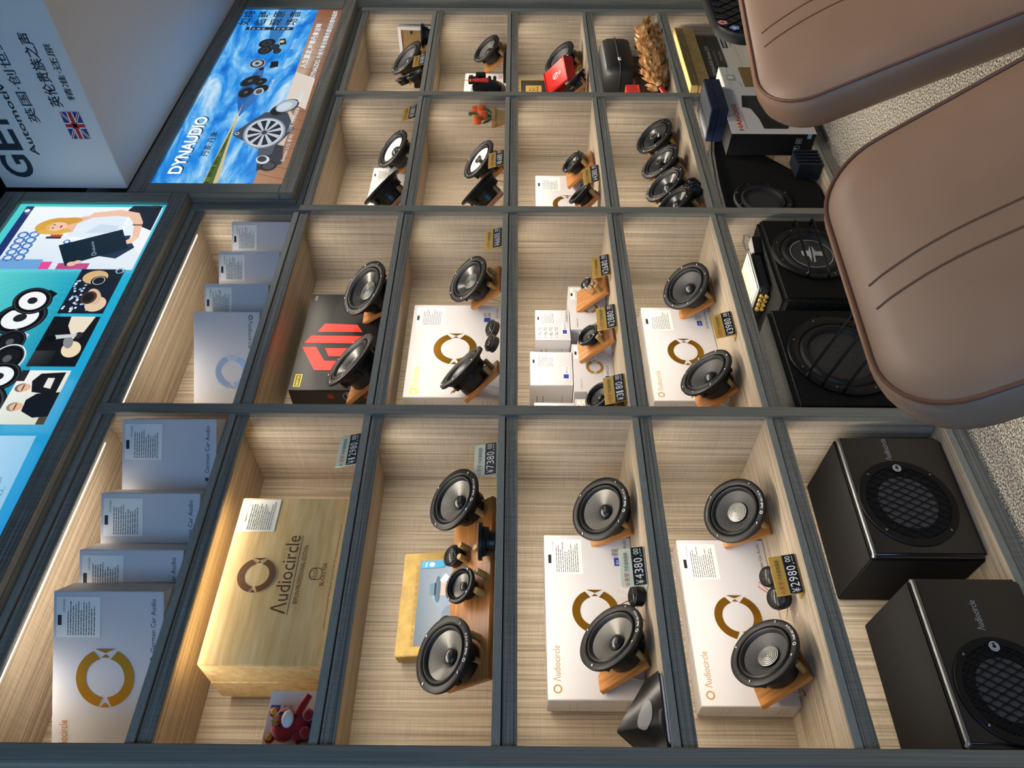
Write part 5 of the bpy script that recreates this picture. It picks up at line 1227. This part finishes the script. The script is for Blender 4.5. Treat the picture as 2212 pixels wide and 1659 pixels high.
MB().pillow([[(x, y, zz) for x, y in rrect(.33 - 2 * i_, .16 - 2 * i_, .035)] for i_, zz in ((.022, 0), (.006, .006), (.0, .03), (.0, .066), (.0, .1), (.008, .122), (.03, .132))]).build('shell', mat('matt_black_shell', '161617', 0.5), t, smooth=True)
MB().tube([(x, y, .066) for x, y in rrect(.334, .164, .036)], .0032, 6, True).build('zip', mat('zip_black', '0a0a0a', 0.7), t)
MB().box(-.10, -.075, -.088, -.084, .060, .072).build('zip_tag', paper_w, t, bevel=.001)
t = thing('grey_case', 'dark grey hinged plastic case beside the duster handle', 'case', (2.985, .135, KZ[5] + .0006), rad(2))
MB().box(-.075, .075, -.04, .06, 0, .06).build('base', mat('charcoal_plastic', '2c2c2d', 0.5), t, bevel=.004); MB().box(-.0755, .0755, -.0405, .0605, .0605, .112).build('lid', mat('charcoal_plastic', '2c2c2d', 0.5), t, bevel=.005)
t = thing('heat_sink', 'red ribbed heat sink block on the dark grey case', 'heat sink', (2.945, .11, KZ[5] + .1132))
for i in range(6): MB().box(-.03 + .011 * i, -.024 + .011 * i, -.025, .025, .008, .055).build('cooling_fin', mat('red_plastic', 'c83c34', 0.45), t, bevel=.001)
MB().box(-.031, .031, -.026, .026, 0, .0078).build('base_plate', mat('red_plastic', 'c83c34', 0.45), t)
t = thing('wire_clip_strip', 'silver comb-like terminal strip on the dark grey case', 'terminal strip', (3.02, .095, KZ[5] + .1132))
MB().box(-.035, .03, -.008, .008, 0, .012).build('rail', black_m, t)
for i in range(7): MB().box(-.033 + .009 * i, -.029 + .009 * i, -.0085, .0085, .0122, .022).build('tooth', steel_m, t)
t = thing('feather_duster', 'brown feather duster with a red handle lying along the shelf front', 'duster', (2.79, .045, KZ[5] + .040))
MB().tube([(-.03, 0, -.030), (.05, 0, -.006), (.085, 0, .002)], [.011, .011, .009], 14).build('handle', mat('red_lacquer', 'b82018', 0.3, coat=0.4), t, smooth=True)
fe = MB(); rn = random.Random(5); cols = []
for i in range(420):
    s0 = .08 + .43 * rn.random() ** .9; an = rn.uniform(0, 2 * pi); ln = rn.uniform(.07, .13); rad0 = .012
    flare = rn.uniform(.35, .75); wd = rn.uniform(.006, .012)
    d = Vector((cos(flare), sin(flare) * cos(an), sin(flare) * sin(an))); p0 = Vector((s0, rad0 * cos(an), .004 + rad0 * sin(an)))
    side = d.cross(Vector((1, 0, 0))).normalized()
    cur = Vector((rn.uniform(-.2, .2), rn.uniform(-.3, .3), -.25))
    pts = []
    for k in range(6):
        u = k / 5; q = p0 + d * ln * u + cur * ln * .35 * u * u; hw = wd * (sin(pi * min(u * .92 + .08, 1)) ** .7) * (1 if k < 5 else .15)
        if q.z < -.036: q.z = -.036
        if q.x > .655: q.x = .655
        if q.y > .044: q.y = .044
        if q.z > .068: q.z = .068
        pts += [q - side * hw, q + side * hw]
    fe.add(pts, [(2 * k, 2 * k + 1, 2 * k + 3, 2 * k + 2) for k in range(5)])
feather_m = noisy('brown_feather', [(0.30, '3a2412'), (0.42, '86582c'), (0.54, 'b08048'), (0.68, 'dcc096')], (1, 1, 1), 34, 3, 0.75, 0.2, spec=0.2)
tag(fe.build('feathers', feather_m, t, smooth=True), None, None, kind='stuff')

# ------------------------------------------------------------------ tan leather chairs
def leather_chair(label, P0, psi, phi, cx, seams):
    """P0: a point on the top edge; cx: offset of the middle of the back from it"""
    a = Vector((cos(psi), sin(psi), 0)); bk = Vector((-sin(psi), cos(psi), 0))
    up = bk * sin(phi) + Vector((0, 0, cos(phi))); n = a.cross(up)
    c = Vector(P0) + a * cx
    t = thing('leather_chair', label, 'chair', (c.x, c.y, 0.0006), psi, 'tan leather chairs')
    Lc = Matrix.Translation((c.x, c.y, .0006)) @ Matrix.Rotation(psi, 4, 'Z')
    F = Lc.inverted() @ frameM(a, up, n, c)
    W, H, r = .425, .50, .098
    def loop(ins, d): return [(x, y - H / 2, d) for x, y in rrect(W - 2 * ins, H - 2 * ins, max(r - ins, .02), 9)]
    prof = [(.06, -.085), (.025, -.082), (.008, -.072), (0, -.055), (-.002, -.035), (.0, -.015), (.006, -.004), (.012, -.001), (.020, .004), (.05, .0085), (.10, .011), (.15, .012), (.185, .0122)]
    MB().pillow([loop(i_, d_) for i_, d_ in prof], F).build('backrest', leather_m, t, smooth=True)
    MB().tube([F @ Vector(p) for p in loop(.0085, -.0005)], .0026, 8, True).build('piping', piping_m, t, smooth=True)
    for sx in seams:
        pts = []
        for k in range(22):
            y = -.032 - k * .0205; e = min(abs(y), .25)
            x = sx - .03 * max(0, 1 - (-y) / .16) ** 2
            ins = min(-y, H / 2 - abs(y + H / 2)) if False else min(-y, H + y, W / 2 - abs(x)); d = prof[7][1]
            for (i0, d0), (i1, d1) in zip(prof[7:], prof[8:]):
                if i0 <= ins: d = d0 + (d1 - d0) * min(1, (ins - i0) / (i1 - i0))
            pts.append(F @ Vector((x, y, d)))
        MB().tube(pts, .0016, 6).build('stitched_seam', stitch_m, t, smooth=True)
    zs_ = .36
    yb = (F @ Vector((0, -H * .86, 0))).y
    MB().pillow([[(x, y + yb - .20, zz) for x, y in rrect(.43 - 2 * i_, .42 - 2 * i_, .08, 7)] for i_, zz in ((.05, zs_ - .10), (.012, zs_ - .095), (0, zs_ - .07), (0, zs_ - .03), (.012, zs_ - .008), (.05, zs_), (.12, zs_ + .006))]).build('seat', leather_m, t, smooth=True)
    for sx in (-1, 1):
        for sy in (-.40, -.06):
            MB().cyl((sx * .16, yb + sy * .9, .262), (sx * .18, yb + sy * .96, 0), .013, 12, .010).build('leg', black_m, t, smooth=True)
    return t
leather_chair('tan leather chair nearest the camera, before the bass boxes', (.771, -.836, .70), rad(-7), rad(43), -.057, (-.036, .000))
leather_chair('tan leather chair farther along, before the white amplifier carton', (1.310, -.830, .70), rad(-15), rad(33), .066, (-.040, -.006))

# ------------------------------------------------------------------ low quilted black chair with flower patches
t = thing('quilted_chair', 'low black quilted chair with pink and blue flower patches', 'chair', (2.745, -.34, .0006))
qm = mat('black_leatherette', '17171a', 0.42)
QW, QH = .50, .36
Q = Matrix.Translation((0, 0, .440 - QH)) @ frameM((1, 0, 0), (0, 0, 1), (0, -1, 0), (0, 0, 0))
MB().pillow([[(x, y + QH / 2, d) for x, y in rrect(QW - 2 * i_, QH - 2 * i_, max(.10 - i_, .02), 9)] for i_, d in ((.02, -.045), (.0, -.035), (0, -.012), (.006, -.002), (.012, 0))], Q).build('backrest', qm, t, smooth=True)
for i in range(-7, 8):
    for j in range(0, 13):
        x = i * .050 + (.025 if j % 2 else 0); y = .02 + j * .028
        if abs(x) > QW / 2 - .035 or y > QH - .03 or (x * x) > (QW / 2 - .05) ** 2 and y > QH - .08: continue
        MB().prism([(x - .0235, y), (x, y - .0265), (x + .0235, y), (x, y + .0265)], -.001, .004, Q).build('quilted_pad', qm, t, bevel=.003)
for fx, fy, c1, c2 in ((-.172, .338, 'f0a8b0', 'c0304a'), (-.212, .305, '8fa8e8', 'e8ecf4'), (.12, .30, 'f0a8b0', 'c0304a')):
    P = Print(.0052)
    for k in range(5): P.ell(fx + .010 * cos(2 * pi * k / 5 + .3), fy + .010 * sin(2 * pi * k / 5 + .3), .0075, .0075, c1, n=14); P.z -= P.dz * .6
    P.up(); P.ell(fx, fy, .006, .006, c2, n=12)
    P.build('flower_patch', t, Q)
MB().pillow([[(x, y - .17, zz) for x, y in rrect(.48 - 2 * i_, .34 - 2 * i_, .06, 7)] for i_, zz in ((.02, .15), (0, .165), (0, .20), (.015, .215), (.05, .222))]).build('seat', qm, t, smooth=True)
for sx in (-1, 1):
    for sy in (-.30, -.05): MB().cyl((sx * .19, sy, .152), (sx * .20, sy, 0), .012, 10).build('leg', black_m, t, smooth=True)
    MB().box(sx * .18 - .012, sx * .18 + .012, .012, .03, .05, .25).build('back_support', black_m, t)
